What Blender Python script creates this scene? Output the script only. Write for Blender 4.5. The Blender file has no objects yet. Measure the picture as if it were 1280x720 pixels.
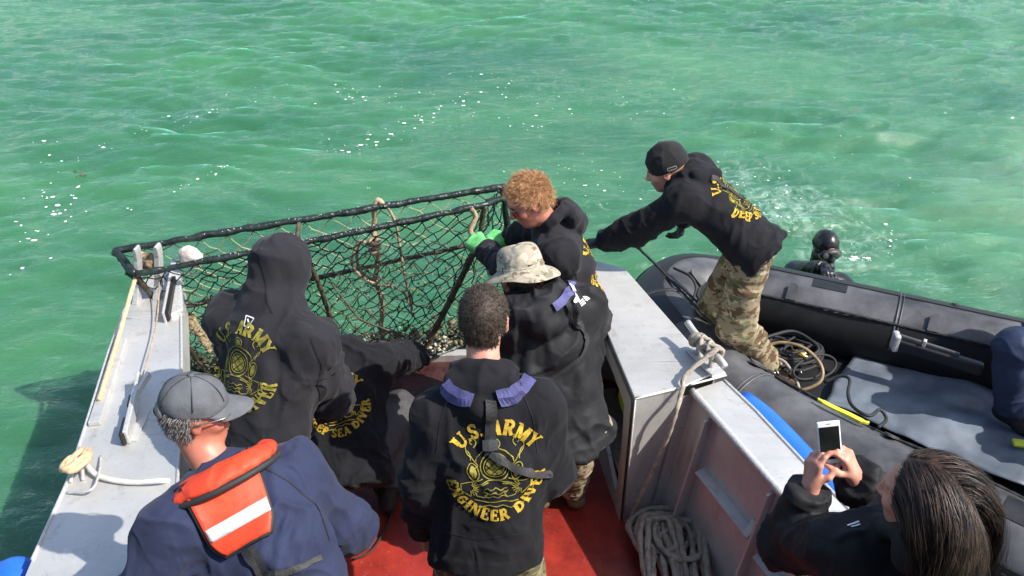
import bpy, bmesh, math, random
import numpy as np
from mathutils import Vector, Matrix
from mathutils.bvhtree import BVHTree

random.seed(7)
RNG = np.random.default_rng(11)
SC = bpy.context.scene
COL = SC.collection

# ------------------------------------------------------------------ camera
CAM_H = 3.26                      # metres above the red deck (deck is z = 0)
PITCH = math.radians(33.0)        # looking down
FOCAL = 1100.0 / 1280.0           # focal length in picture widths
cam_data = bpy.data.cameras.new('camera')
cam_data.sensor_width = 36.0
cam_data.lens = 36.0 * FOCAL
cam_data.clip_start = 0.05
cam_data.clip_end = 9000.0
cam = bpy.data.objects.new('camera', cam_data)
COL.objects.link(cam)
cam.location = (0, 0, CAM_H)
cam.rotation_euler = (math.pi / 2 - PITCH, 0, 0)
SC.camera = cam

# ------------------------------------------------------------------ light
SUN_TRAVEL = Vector((-0.86, 0.29, -1.0)).normalized()      # the way the sunlight travels
to_sun = -SUN_TRAVEL
SUN_ELEV = math.asin(to_sun.z)
SUN_AZ = math.atan2(to_sun.x, to_sun.y)                    # clockwise from +Y
world = bpy.data.worlds.new('World')
SC.world = world
world.use_nodes = True
wn = world.node_tree
bg = wn.nodes['Background']
sky = wn.nodes.new('ShaderNodeTexSky')
sky.sky_type = 'NISHITA'
sky.sun_disc = False
sky.sun_elevation = SUN_ELEV
sky.sun_rotation = SUN_AZ
sky.air_density = 1.0
sky.dust_density = 1.6
sky.ozone_density = 1.2
wn.links.new(sky.outputs[0], bg.inputs[0])
bg.inputs[1].default_value = 0.14
sun_data = bpy.data.lights.new('sun', 'SUN')
sun_data.energy = 4.3
sun_data.angle = math.radians(0.5)
sun_data.color = (1.0, 0.95, 0.87)
sun = bpy.data.objects.new('sun', sun_data)
COL.objects.link(sun)
sun.location = to_sun * 30
sun.rotation_euler = SUN_TRAVEL.to_track_quat('-Z', 'Y').to_euler()
SC.view_settings.view_transform = 'Standard'
SC.view_settings.look = 'None'
SC.view_settings.gamma = 1.0
SC.view_settings.exposure = 0.80
SC.render.engine = 'CYCLES'
SC.cycles.max_bounces = 6
SC.cycles.use_denoising = True

# ------------------------------------------------------------------ survey: pixel + one known coordinate -> place
CP, SP = math.cos(PITCH), math.sin(PITCH)
def at(u, v, z=None, y=None):
    s, t = (u - 640.0) / 1100.0, (v - 360.0) / 1100.0
    if y is None:
        d = (CAM_H - z) / (SP + t * CP)
    else:
        d = y / (CP - t * SP)
    return np.array((s * d, d * (CP - t * SP), CAM_H - d * (SP + t * CP)))
def A(*p): return np.array(p, dtype=float)
def unit(v):
    v = np.asarray(v, float); return v / (np.linalg.norm(v) + 1e-12)

# ------------------------------------------------------------------ object helpers
ROOT_AT = {}
def empty(name, loc, label, cat, group=None):
    o = bpy.data.objects.new(name, None)
    o.empty_display_size = 0.1
    COL.objects.link(o)
    o.location = tuple(float(c) for c in loc)
    ROOT_AT[o.name] = np.array(loc, float)
    tag(o, label, cat, group)
    return o
def tag(o, label=None, cat=None, group=None, kind=None):
    if label: o['label'] = label
    if cat: o['category'] = cat
    if group: o['group'] = group
    if kind: o['kind'] = kind
    return o
def mesh_obj(name, verts, faces, mat, parent=None, smooth=True, loc=None):
    """one mesh object; verts are in world metres"""
    verts = np.asarray(verts, float)
    base = np.zeros(3)
    if parent is not None:
        base = ROOT_AT[parent.name]
    elif loc is not None:
        base = np.asarray(loc, float)
    me = bpy.data.meshes.new(name)
    v = verts - base
    if isinstance(faces, np.ndarray):
        n = faces.shape[1]
        me.vertices.add(len(v)); me.vertices.foreach_set('co', v.astype(np.float32).ravel())
        me.loops.add(faces.size); me.loops.foreach_set('vertex_index', faces.astype(np.int32).ravel())
        me.polygons.add(len(faces))
        me.polygons.foreach_set('loop_start', np.arange(0, faces.size, n, dtype=np.int32))
        me.update(calc_edges=True); me.validate()
    else:
        me.from_pydata([tuple(p) for p in v], [], faces)
        me.update()
    if smooth:
        me.polygons.foreach_set('use_smooth', [True] * len(me.polygons))
    o = bpy.data.objects.new(name, me)
    if mat is not None: me.materials.append(mat)
    COL.objects.link(o)
    if parent is not None:
        o.parent = parent
    elif loc is not None:
        o.location = tuple(base)
    ROOT_AT[o.name] = base
    return o
class MB:
    """collects vertices and faces for one mesh"""
    def __init__(s): s.v = []; s.f = []
    def add(s, v, f):
        n = len(s.v); s.v += [tuple(p) for p in v]; s.f += [tuple(i + n for i in q) for q in f]
    def build(s, name, mat, parent=None, smooth=False, loc=None):
        return mesh_obj(name, s.v, s.f, mat, parent, smooth, loc)
    def prism(s, poly, z0, z1):
        """polygon (x, y[, z-offset]) counter-clockwise, extruded"""
        n = len(poly)
        v = [(p[0], p[1], z0) for p in poly] + [(p[0], p[1], z1) for p in poly]
        f = [tuple(range(n))[::-1], tuple(range(n, 2 * n))]
        f += [(i, (i + 1) % n, n + (i + 1) % n, n + i) for i in range(n)]
        s.add(v, f)
    def hexa(s, b, t):
        """bottom four points and top four points"""
        s.add(list(b) + list(t), [(3, 2, 1, 0), (4, 5, 6, 7), (0, 1, 5, 4), (1, 2, 6, 5), (2, 3, 7, 6), (3, 0, 4, 7)])
    def bar(s, a, b, w, h, up=(0, 0, 1)):
        a, b = np.asarray(a, float), np.asarray(b, float)
        d = unit(b - a); sd = unit(np.cross(d, up)); u = np.cross(sd, d)
        q = [(-w / 2, -h / 2), (w / 2, -h / 2), (w / 2, h / 2), (-w / 2, h / 2)]
        s.hexa([a + sd * x + u * y for x, y in q], [b + sd * x + u * y for x, y in q])
def bevel(o, w=0.004, seg=2):
    m = o.modifiers.new('bevel', 'BEVEL'); m.width = w; m.segments = seg; m.limit_method = 'ANGLE'
    return o

def resample(pts, step):
    pts = np.asarray(pts, float)
    seg = np.linalg.norm(np.diff(pts, axis=0), axis=1)
    L = np.concatenate([[0], np.cumsum(seg)])
    n = max(2, int(round(L[-1] / step)) + 1)
    t = np.linspace(0, L[-1], n)
    return np.stack([np.interp(t, L, pts[:, k]) for k in range(pts.shape[1])], 1)
def smooth_path(pts, step=0.02, closed=False):
    """Catmull-Rom through the points, then even steps"""
    P = np.asarray(pts, float)
    if closed: P = np.vstack([P[-1], P, P[0], P[1]])
    else: P = np.vstack([2 * P[0] - P[1], P, 2 * P[-1] - P[-2]])
    out = []
    for i in range(1, len(P) - 2):
        p0, p1, p2, p3 = P[i - 1], P[i], P[i + 1], P[i + 2]
        m = max(4, int(np.linalg.norm(p2 - p1) / step * 1.5))
        t = np.linspace(0, 1, m, endpoint=False)[:, None]
        out.append(0.5 * ((2 * p1) + (-p0 + p2) * t + (2 * p0 - 5 * p1 + 4 * p2 - p3) * t ** 2 + (-p0 + 3 * p1 - 3 * p2 + p3) * t ** 3))
    out.append(P[-2][None])
    return resample(np.vstack(out), step)
def tube_mesh(path, radius, sides=8, twist=0.0, lobes=0, lobe=0.15, caps=True):
    """sweep a (lobed) circle along a path -> verts, faces"""
    P = np.asarray(path, float); n = len(P)
    T = np.gradient(P, axis=0); T /= (np.linalg.norm(T, axis=1)[:, None] + 1e-12)
    N = np.zeros_like(P)
    ref = A(0, 0, 1) if abs(T[0][2]) < 0.9 else A(1, 0, 0)
    N[0] = unit(np.cross(T[0], ref))
    for i in range(1, n):
        v = N[i - 1] - T[i] * np.dot(N[i - 1], T[i]); N[i] = unit(v)
    B = np.cross(T, N)
    R = np.full(n, radius) if np.isscalar(radius) else np.asarray(radius, float)
    L = np.concatenate([[0], np.cumsum(np.linalg.norm(np.diff(P, axis=0), axis=1))])
    th = np.linspace(0, 2 * math.pi, sides, endpoint=False)
    rr = R[:, None] * (1 + (lobe * np.cos(lobes * (th[None] - twist * L[:, None])) if lobes else 0 * th[None]))
    V = P[:, None] + rr[..., None] * (np.cos(th)[None, :, None] * N[:, None] + np.sin(th)[None, :, None] * B[:, None])
    V = V.reshape(-1, 3)
    i = np.arange(n - 1)[:, None]; j = np.arange(sides)[None]
    j2 = (j + 1) % sides
    F = np.stack([i * sides + j, i * sides + j2, (i + 1) * sides + j2, (i + 1) * sides + j], -1).reshape(-1, 4)
    F = [tuple(q) for q in F.tolist()]
    if caps:
        F.append(tuple(range(sides))[::-1]); F.append(tuple((n - 1) * sides + k for k in range(sides)))
    return V, F
def tube(name, path, radius, mat, parent=None, sides=8, loc=None, **kw):
    V, F = tube_mesh(path, radius, sides, **kw)
    return mesh_obj(name, V, F, mat, parent, True, loc)
def rope(name, pts, radius, mat, parent=None, loc=None, step=None, closed=False):
    path = smooth_path(pts, step or radius * 0.75, closed)
    return tube(name, path, radius, mat, parent, 9, loc, twist=0.9 / radius / 3.0 * 1.0, lobes=3, lobe=0.2)

# ------------------------------------------------------------------ numpy noise
def _hash(ix, iy, iz):
    h = (ix.astype(np.int64) * 374761393 + iy.astype(np.int64) * 668265263 + iz.astype(np.int64) * 2147483647 * 3 + 1274126177)
    h = (h ^ (h >> 13)) * 1274126177
    h = h ^ (h >> 16)
    return (h & 0xFFFFF).astype(np.float64) / 0xFFFFF * 2 - 1
def vnoise(P):
    P = np.asarray(P, float)
    I = np.floor(P); F = P - I; F = F * F * F * (F * (F * 6 - 15) + 10)
    I = I.astype(np.int64); x, y, z = I[..., 0], I[..., 1], I[..., 2]; fx, fy, fz = F[..., 0], F[..., 1], F[..., 2]
    def L(a, b, t): return a + (b - a) * t
    return L(L(L(_hash(x, y, z), _hash(x + 1, y, z), fx), L(_hash(x, y + 1, z), _hash(x + 1, y + 1, z), fx), fy),
             L(L(_hash(x, y, z + 1), _hash(x + 1, y, z + 1), fx), L(_hash(x, y + 1, z + 1), _hash(x + 1, y + 1, z + 1), fx), fy), fz)
def fbm(P, oct=3):
    a, s, out = 1.0, 1.0, 0
    for k in range(oct):
        out = out + a * vnoise(np.asarray(P) * s + 17.3 * k); a *= 0.5; s *= 2.03
    return out

# ------------------------------------------------------------------ materials
def new_mat(name):
    m = bpy.data.materials.new(name); m.use_nodes = True
    nt = m.node_tree
    return m, nt, nt.nodes['Principled BSDF']
def node(nt, t, **kw):
    n = nt.nodes.new(t)
    for k, v in kw.items():
        if k.startswith('i_'):
            key = k[2:]
            n.inputs[int(key) if key.isdigit() else key.replace('_', ' ')].default_value = v
        else: setattr(n, k, v)
    return n
def pmat(name, col, rough=0.6, var=0.15, vscale=6.0, bump=0.0, bscale=60.0, metal=0.0, spec=0.5, sheen=0.0, col2=None, rvar=0.1, coat=0.0, detail=4.0, bdist=0.004, fold=0.0, fscale=9.0):
    m, nt, b = new_mat(name)
    tc = node(nt, 'ShaderNodeTexCoord')
    nz = node(nt, 'ShaderNodeTexNoise', i_Scale=vscale, i_Detail=detail, i_Roughness=0.6)
    nt.links.new(tc.outputs['Object'], nz.inputs['Vector'])
    rp = node(nt, 'ShaderNodeValToRGB')
    c2 = col2 if col2 else tuple(min(1, c * (1 + var)) for c in col)
    c1 = tuple(c * (1 - var) for c in col)
    rp.color_ramp.elements[0].color = (*c1, 1); rp.color_ramp.elements[0].position = 0.33
    rp.color_ramp.elements[1].color = (*c2, 1); rp.color_ramp.elements[1].position = 0.67
    nt.links.new(nz.outputs['Fac'], rp.inputs[0]); nt.links.new(rp.outputs[0], b.inputs['Base Color'])
    mr = node(nt, 'ShaderNodeMapRange'); mr.inputs['To Min'].default_value = max(0, rough - rvar); mr.inputs['To Max'].default_value = min(1, rough + rvar)
    nt.links.new(nz.outputs['Fac'], mr.inputs['Value']); nt.links.new(mr.outputs[0], b.inputs['Roughness'])
    b.inputs['Metallic'].default_value = metal
    b.inputs['Specular IOR Level'].default_value = spec
    if sheen:
        b.inputs['Sheen Weight'].default_value = sheen; b.inputs['Sheen Roughness'].default_value = 0.5
    if coat: b.inputs['Coat Weight'].default_value = coat
    if bump:
        n2 = node(nt, 'ShaderNodeTexNoise', i_Scale=bscale, i_Detail=3.0)
        nt.links.new(tc.outputs['Object'], n2.inputs['Vector'])
        bp = node(nt, 'ShaderNodeBump', i_Strength=bump, i_Distance=bdist)
        nt.links.new(n2.outputs['Fac'], bp.inputs['Height']); nt.links.new(bp.outputs[0], b.inputs['Normal'])
        if fold: cloth_folds(nt, tc, bp, fold, fscale)
    return m
def cloth_folds(nt, tc, bp, fold, fscale):
    mp = node(nt, 'ShaderNodeMapping'); mp.inputs['Scale'].default_value = (1.0, 1.0, 0.45); mp.inputs['Rotation'].default_value = (0.35, 0.5, 0.3)
    nt.links.new(tc.outputs['Object'], mp.inputs[0])
    n3 = node(nt, 'ShaderNodeTexNoise', i_Scale=fscale, i_Detail=3.0, i_Roughness=0.45, i_Distortion=1.4); n3.noise_type = 'RIDGED_MULTIFRACTAL'
    nt.links.new(mp.outputs[0], n3.inputs['Vector'])
    b3 = node(nt, 'ShaderNodeBump', i_Strength=fold, i_Distance=0.02)
    nt.links.new(n3.outputs['Fac'], b3.inputs['Height']); nt.links.new(b3.outputs[0], bp.inputs['Normal'])
def camo_mat(name, base, cols, scale=9.0, bump=0.35):
    m, nt, b = new_mat(name)
    tc = node(nt, 'ShaderNodeTexCoord')
    cur = None
    mp0 = node(nt, 'ShaderNodeMapping'); mp0.inputs['Scale'].default_value = (1, 1, 1.7)
    nt.links.new(tc.outputs['Object'], mp0.inputs[0])
    last = None
    for k, (c, thr, sc_) in enumerate(cols):
        nz = node(nt, 'ShaderNodeTexNoise', i_Scale=scale * sc_, i_Detail=3.0, i_Roughness=0.55, i_Distortion=0.6)
        mp = node(nt, 'ShaderNodeMapping'); mp.inputs['Location'].default_value = (3.1 * k, 1.7 * k, 5.3 * k)
        nt.links.new(mp0.outputs[0], mp.inputs[0]); nt.links.new(mp.outputs[0], nz.inputs['Vector'])
        rp = node(nt, 'ShaderNodeValToRGB')
        rp.color_ramp.elements[0].position = thr - 0.012; rp.color_ramp.elements[0].color = (0, 0, 0, 1)
        rp.color_ramp.elements[1].position = thr + 0.012; rp.color_ramp.elements[1].color = (1, 1, 1, 1)
        nt.links.new(nz.outputs['Fac'], rp.inputs[0])
        mx = node(nt, 'ShaderNodeMix', data_type='RGBA')
        nt.links.new(rp.outputs[0], mx.inputs['Factor'])
        if last is None: mx.inputs['A'].default_value = (*base, 1)
        else: nt.links.new(last, mx.inputs['A'])
        mx.inputs['B'].default_value = (*c, 1)
        last = mx.outputs['Result']
    nt.links.new(last, b.inputs['Base Color'])
    b.inputs['Roughness'].default_value = 0.9
    b.inputs['Specular IOR Level'].default_value = 0.2
    n2 = node(nt, 'ShaderNodeTexNoise', i_Scale=40.0, i_Detail=4.0)
    nt.links.new(tc.outputs['Object'], n2.inputs['Vector'])
    bp = node(nt, 'ShaderNodeBump', i_Strength=bump, i_Distance=0.006)
    nt.links.new(n2.outputs['Fac'], bp.inputs['Height']); nt.links.new(bp.outputs[0], b.inputs['Normal'])
    cloth_folds(nt, tc, bp, 0.4, 9.0)
    return m

def skin_mat(name, col):
    m, nt, b = new_mat(name)
    tc = node(nt, 'ShaderNodeTexCoord')
    nz = node(nt, 'ShaderNodeTexNoise', i_Scale=22.0, i_Detail=5.0)
    nt.links.new(tc.outputs['Object'], nz.inputs['Vector'])
    rp = node(nt, 'ShaderNodeValToRGB')
    rp.color_ramp.elements[0].position = 0.3; rp.color_ramp.elements[0].color = (col[0] * 0.85, col[1] * 0.68, col[2] * 0.62, 1)
    rp.color_ramp.elements[1].position = 0.7; rp.color_ramp.elements[1].color = (*col, 1)
    nt.links.new(nz.outputs['Fac'], rp.inputs[0]); nt.links.new(rp.outputs[0], b.inputs['Base Color'])
    b.inputs['Roughness'].default_value = 0.48
    b.inputs['Subsurface Weight'].default_value = 0.12
    b.inputs['Subsurface Radius'].default_value = (0.012, 0.005, 0.003)
    b.inputs['Subsurface Scale'].default_value = 1.0
    n2 = node(nt, 'ShaderNodeTexNoise', i_Scale=180.0, i_Detail=3.0)
    nt.links.new(tc.outputs['Object'], n2.inputs['Vector'])
    bp = node(nt, 'ShaderNodeBump', i_Strength=0.15, i_Distance=0.002)
    nt.links.new(n2.outputs['Fac'], bp.inputs['Height']); nt.links.new(bp.outputs[0], b.inputs['Normal'])
    return m

M = {}
M['skin'] = skin_mat('skin_fair', (0.58, 0.30, 0.22))
M['skin_ruddy'] = skin_mat('skin_ruddy', (0.50, 0.205, 0.14))
M['black_fleece'] = pmat('black_fleece', (0.0085, 0.0085, 0.011), 0.9, 0.2, 9, 0.25, 90, spec=0.22, sheen=0.04, bdist=0.004, fold=0.5, fscale=11.0)
M['charcoal_fleece'] = pmat('charcoal_fleece', (0.015, 0.0145, 0.018), 0.92, 0.18, 9, 0.25, 90, spec=0.25, sheen=0.06, bdist=0.004, fold=0.5, fscale=11.0)
M['black_shell'] = pmat('black_shell', (0.011, 0.011, 0.013), 0.72, 0.2, 8, 0.3, 60, spec=0.3, bdist=0.005, fold=0.40)
M['navy_fleece'] = pmat('navy_fleece', (0.020, 0.027, 0.065), 0.85, 0.15, 9, 0.3, 70, spec=0.3, sheen=0.06, bdist=0.004, fold=0.5, fscale=11.0)
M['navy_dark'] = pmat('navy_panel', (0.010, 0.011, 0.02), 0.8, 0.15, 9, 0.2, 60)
M['lining'] = pmat('violet_lining', (0.07, 0.07, 0.19), 0.7, 0.3, 30, 0.2, 60)
M['grey_trousers'] = pmat('grey_trousers', (0.05, 0.048, 0.05), 0.8, 0.2, 8, 0.3, 60, bdist=0.004, fold=0.4)
M['denim'] = pmat('blue_drysuit', (0.010, 0.020, 0.055), 0.7, 0.25, 8, 0.3, 40)
M['camo'] = camo_mat('camouflage_cloth', (0.26, 0.21, 0.135), [((0.38, 0.32, 0.22), 0.58, 0.8), ((0.12, 0.12, 0.06), 0.55, 1.0), ((0.115, 0.07, 0.04), 0.57, 1.3), ((0.045, 0.04, 0.022), 0.65, 2.0)], 9.0)
M['camo_hat'] = camo_mat('camouflage_hat', (0.33, 0.29, 0.225), [((0.42, 0.38, 0.30), 0.55, 0.8), ((0.22, 0.21, 0.14), 0.59, 1.2), ((0.17, 0.12, 0.08), 0.62, 1.5), ((0.05, 0.045, 0.03), 0.69, 2.2)], 16.0)
M['boot'] = pmat('tan_boot', (0.12, 0.075, 0.042), 0.8, 0.2, 14, 0.3, 50)
M['boot_black'] = pmat('black_rubber_boot', (0.008, 0.008, 0.008), 0.75, 0.2, 10)
M['glove_green'] = pmat('green_rubber_glove', (0.14, 0.50, 0.16), 0.45, 0.25, 20, 0.3, 90, spec=0.5)
M['glove_black'] = pmat('black_glove', (0.010, 0.010, 0.011), 0.6, 0.2, 20, 0.4, 60)
M['beanie'] = pmat('black_knit', (0.008, 0.008, 0.009), 0.95, 0.2, 14, 0.6, 160, sheen=0.05)
M['cap_grey'] = pmat('faded_grey_cotton', (0.10, 0.105, 0.115), 0.92, 0.22, 14, 0.3, 130, spec=0.2)
M['stitch'] = pmat('dark_stitching', (0.04, 0.042, 0.048), 0.9)
M['hair_dark'] = pmat('dark_brown_hair', (0.030, 0.020, 0.013), 0.6, 0.4, 60, spec=0.3, col2=(0.075, 0.053, 0.038))
M['hair_grey'] = pmat('grey_hair', (0.10, 0.085, 0.075), 0.5, 0.6, 70, spec=0.5, col2=(0.30, 0.27, 0.25))
M['hair_blond'] = pmat('reddish_blond_hair', (0.38, 0.17, 0.065), 0.55, 0.3, 50, spec=0.4, col2=(0.62, 0.36, 0.18))
M['hair_long'] = pmat('dark_long_hair', (0.015, 0.0085, 0.0065), 0.5, 0.5, 25, spec=0.45, col2=(0.060, 0.032, 0.022))
M['orange'] = pmat('orange_vest_fabric', (0.70, 0.058, 0.020), 0.6, 0.16, 7, 0.35, 45, spec=0.4, fold=0.25, fscale=12.0)
M['reflective'] = pmat('silver_reflective_tape', (0.47, 0.51, 0.56), 0.35, 0.1, 30, 0.3, 120, spec=0.6)
M['piping'] = pmat('dark_piping', (0.02, 0.02, 0.021), 0.7, 0.2, 20)
M['webbing'] = pmat('black_webbing', (0.014, 0.014, 0.016), 0.7, 0.2, 40, 0.4, 250)
M['webbing_grey'] = pmat('grey_webbing', (0.05, 0.05, 0.052), 0.7, 0.2, 40, 0.4, 250)
M['gold'] = pmat('gold_print', (0.40, 0.26, 0.03), 0.75, 0.3, 45, spec=0.25, col2=(0.62, 0.41, 0.04), detail=6.0, bump=0.4, bscale=220)
M['gold_dim'] = pmat('worn_olive_gold_print', (0.20, 0.175, 0.035), 0.8, 0.4, 40, spec=0.2, col2=(0.38, 0.33, 0.06), detail=6.0, bump=0.4, bscale=220)
M['white_print'] = pmat('white_print', (0.75, 0.75, 0.75), 0.7, 0.05)
M['grey_print'] = pmat('grey_print', (0.28, 0.27, 0.24), 0.8, 0.2, 50)
M['lens'] = pmat('dark_lens', (0.008, 0.008, 0.01), 0.08, 0.1, spec=0.8)
M['lens_red'] = pmat('red_mirror_lens', (0.20, 0.02, 0.012), 0.1, 0.3, 40, spec=0.8)
M['frame_metal'] = pmat('thin_metal_frame', (0.25, 0.23, 0.21), 0.3, 0.1, metal=0.8)
M['neoprene'] = pmat('black_neoprene', (0.008, 0.008, 0.009), 0.35, 0.2, 10, 0.2, 50, spec=0.5)
M['mask_glass'] = pmat('mask_glass', (0.10, 0.11, 0.11), 0.08, 0.2, spec=0.8)
def aluminium():
    m, nt, b = new_mat('dull_aluminium')
    tc = node(nt, 'ShaderNodeTexCoord')
    nz = node(nt, 'ShaderNodeTexNoise', i_Scale=2.2, i_Detail=6.0, i_Roughness=0.65)
    sp = node(nt, 'ShaderNodeTexNoise', i_Scale=60.0, i_Detail=2.0)
    mp = node(nt, 'ShaderNodeMapping'); mp.inputs['Scale'].default_value = (3.0, 40.0, 40.0); mp.inputs['Rotation'].default_value = (0, 0, 1.1)
    st = node(nt, 'ShaderNodeTexNoise', i_Scale=1.5, i_Detail=3.0)
    for n in (nz, sp): nt.links.new(tc.outputs['Object'], n.inputs['Vector'])
    nt.links.new(tc.outputs['Object'], mp.inputs[0]); nt.links.new(mp.outputs[0], st.inputs['Vector'])
    rp = node(nt, 'ShaderNodeValToRGB')
    rp.color_ramp.elements[0].position = 0.28; rp.color_ramp.elements[0].color = (0.47, 0.468, 0.45, 1)
    rp.color_ramp.elements[1].position = 0.7; rp.color_ramp.elements[1].color = (0.66, 0.65, 0.625, 1)
    nt.links.new(nz.outputs['Fac'], rp.inputs[0])
    r2 = node(nt, 'ShaderNodeValToRGB')
    r2.color_ramp.elements[0].position = 0.25; r2.color_ramp.elements[0].color = (0.82, 0.81, 0.78, 1)
    r2.color_ramp.elements[1].position = 0.38; r2.color_ramp.elements[1].color = (1, 1, 1, 1)
    nt.links.new(sp.outputs['Fac'], r2.inputs[0])
    mx = node(nt, 'ShaderNodeMix', data_type='RGBA', blend_type='MULTIPLY'); mx.inputs['Factor'].default_value = 0.8
    nt.links.new(rp.outputs[0], mx.inputs['A']); nt.links.new(r2.outputs[0], mx.inputs['B'])
    # rust-brown run stains and pale scratches
    mps = node(nt, 'ShaderNodeMapping'); mps.inputs['Scale'].default_value = (5.0, 5.0, 0.9)
    sn = node(nt, 'ShaderNodeTexNoise', i_Scale=1.6, i_Detail=7.0, i_Roughness=0.75, i_Distortion=0.5)
    nt.links.new(tc.outputs['Object'], mps.inputs[0]); nt.links.new(mps.outputs[0], sn.inputs['Vector'])
    r3 = node(nt, 'ShaderNodeValToRGB'); r3.color_ramp.elements[0].position = 0.56; r3.color_ramp.elements[0].color = (0, 0, 0, 1); r3.color_ramp.elements[1].position = 0.74; r3.color_ramp.elements[1].color = (0.55, 0.55, 0.55, 1)
    nt.links.new(sn.outputs['Fac'], r3.inputs[0])
    mx2 = node(nt, 'ShaderNodeMix', data_type='RGBA'); mx2.inputs['B'].default_value = (0.22, 0.17, 0.12, 1)
    nt.links.new(r3.outputs[0], mx2.inputs['Factor']); nt.links.new(mx.outputs['Result'], mx2.inputs['A'])
    mpl = node(nt, 'ShaderNodeMapping'); mpl.inputs['Scale'].default_value = (2.0, 70.0, 70.0); mpl.inputs['Rotation'].default_value = (0.2, 0.3, 0.7)
    ln_ = node(nt, 'ShaderNodeTexNoise', i_Scale=1.0, i_Detail=2.0)
    nt.links.new(tc.outputs['Object'], mpl.inputs[0]); nt.links.new(mpl.outputs[0], ln_.inputs['Vector'])
    r4 = node(nt, 'ShaderNodeValToRGB'); r4.color_ramp.elements[0].position = 0.70; r4.color_ramp.elements[0].color = (0, 0, 0, 1); r4.color_ramp.elements[1].position = 0.74; r4.color_ramp.elements[1].color = (0.5, 0.5, 0.5, 1)
    nt.links.new(ln_.outputs['Fac'], r4.inputs[0])
    mx3 = node(nt, 'ShaderNodeMix', data_type='RGBA'); mx3.inputs['B'].default_value = (0.16, 0.16, 0.16, 1)
    nt.links.new(r4.outputs[0], mx3.inputs['Factor']); nt.links.new(mx2.outputs['Result'], mx3.inputs['A'])
    nt.links.new(mx3.outputs['Result'], b.inputs['Base Color'])
    b.inputs['Metallic'].default_value = 0.55
    mr = node(nt, 'ShaderNodeMapRange'); mr.inputs['To Min'].default_value = 0.42; mr.inputs['To Max'].default_value = 0.62
    nt.links.new(st.outputs['Fac'], mr.inputs['Value']); nt.links.new(mr.outputs[0], b.inputs['Roughness'])
    bp = node(nt, 'ShaderNodeBump', i_Strength=0.12, i_Distance=0.004)
    nt.links.new(nz.outputs['Fac'], bp.inputs['Height']); nt.links.new(bp.outputs[0], b.inputs['Normal'])
    return m
M['alu'] = aluminium()
M['weld'] = pmat('bright_weld', (0.54, 0.535, 0.52), 0.4, 0.15, 90, 0.5, 160, metal=0.4)
def deck_red():
    m, nt, b = new_mat('worn_red_deck_paint')
    tc = node(nt, 'ShaderNodeTexCoord')
    nz = node(nt, 'ShaderNodeTexNoise', i_Scale=3.0, i_Detail=7.0, i_Roughness=0.7)
    n2 = node(nt, 'ShaderNodeTexNoise', i_Scale=34.0, i_Detail=4.0, i_Roughness=0.8, i_Distortion=1.5)
    for n in (nz, n2): nt.links.new(tc.outputs['Object'], n.inputs['Vector'])
    rp = node(nt, 'ShaderNodeValToRGB')
    rp.color_ramp.elements[0].position = 0.38; rp.color_ramp.elements[0].color = (0.15, 0.014, 0.010, 1)
    rp.color_ramp.elements[1].position = 0.7; rp.color_ramp.elements[1].color = (0.36, 0.030, 0.017, 1)
    nt.links.new(nz.outputs['Fac'], rp.inputs[0])
    r2 = node(nt, 'ShaderNodeValToRGB')
    r2.color_ramp.elements[0].position = 0.60; r2.color_ramp.elements[0].color = (0, 0, 0, 1)
    r2.color_ramp.elements[1].position = 0.74; r2.color_ramp.elements[1].color = (0.6, 0.6, 0.6, 1)
    nt.links.new(n2.outputs['Fac'], r2.inputs[0])
    mx = node(nt, 'ShaderNodeMix', data_type='RGBA'); mx.inputs['B'].default_value = (0.30, 0.16, 0.13, 1)
    nt.links.new(r2.outputs[0], mx.inputs['Factor']); nt.links.new(rp.outputs[0], mx.inputs['A'])
    nt.links.new(mx.outputs['Result'], b.inputs['Base Color'])
    mr = node(nt, 'ShaderNodeMapRange'); mr.inputs['To Min'].default_value = 0.22; mr.inputs['To Max'].default_value = 0.6
    nt.links.new(nz.outputs['Fac'], mr.inputs['Value']); nt.links.new(mr.outputs[0], b.inputs['Roughness'])
    bp = node(nt, 'ShaderNodeBump', i_Strength=0.2, i_Distance=0.004)
    nt.links.new(n2.outputs['Fac'], bp.inputs['Height']); nt.links.new(bp.outputs[0], b.inputs['Normal'])
    return m
M['deck'] = deck_red()
M['deck_shade'] = pmat('shaded_red_deck', (0.050, 0.016, 0.015), 0.5, 0.5, 9, 0.6, 60, rvar=0.2, detail=7.0)  # deck red darkened, shade put into the colour
M['blue'] = pmat('blue_hull_fender', (0.015, 0.12, 0.55), 0.45, 0.12, 8, 0.1, 40)
M['rope'] = pmat('weathered_grey_rope', (0.30, 0.26, 0.21), 0.9, 0.3, 40, 0.4, 300)
M['rope_tan'] = pmat('tan_rope', (0.55, 0.40, 0.24), 0.9, 0.25, 40, 0.4, 300)
M['rope_white'] = pmat('pale_line', (0.55, 0.53, 0.48), 0.85, 0.2, 40, 0.3, 300)
M['rope_brown'] = pmat('brown_fouled_rope', (0.34, 0.25, 0.16), 0.9, 0.4, 30, 0.5, 200)
M['rope_black'] = pmat('black_cord', (0.012, 0.012, 0.013), 0.7, 0.3, 40)
M['black_rubber'] = pmat('black_rubber', (0.010, 0.010, 0.011), 0.5, 0.25, 12, 0.2, 40)
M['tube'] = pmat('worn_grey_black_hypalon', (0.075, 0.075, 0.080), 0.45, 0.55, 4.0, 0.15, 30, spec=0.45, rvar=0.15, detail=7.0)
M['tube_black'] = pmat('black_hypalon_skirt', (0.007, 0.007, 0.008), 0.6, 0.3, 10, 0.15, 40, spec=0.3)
M['tarp'] = pmat('blue_grey_floor_sheet', (0.105, 0.125, 0.15), 0.45, 0.35, 4.0, 0.2, 12, spec=0.5, detail=6.0)
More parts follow.
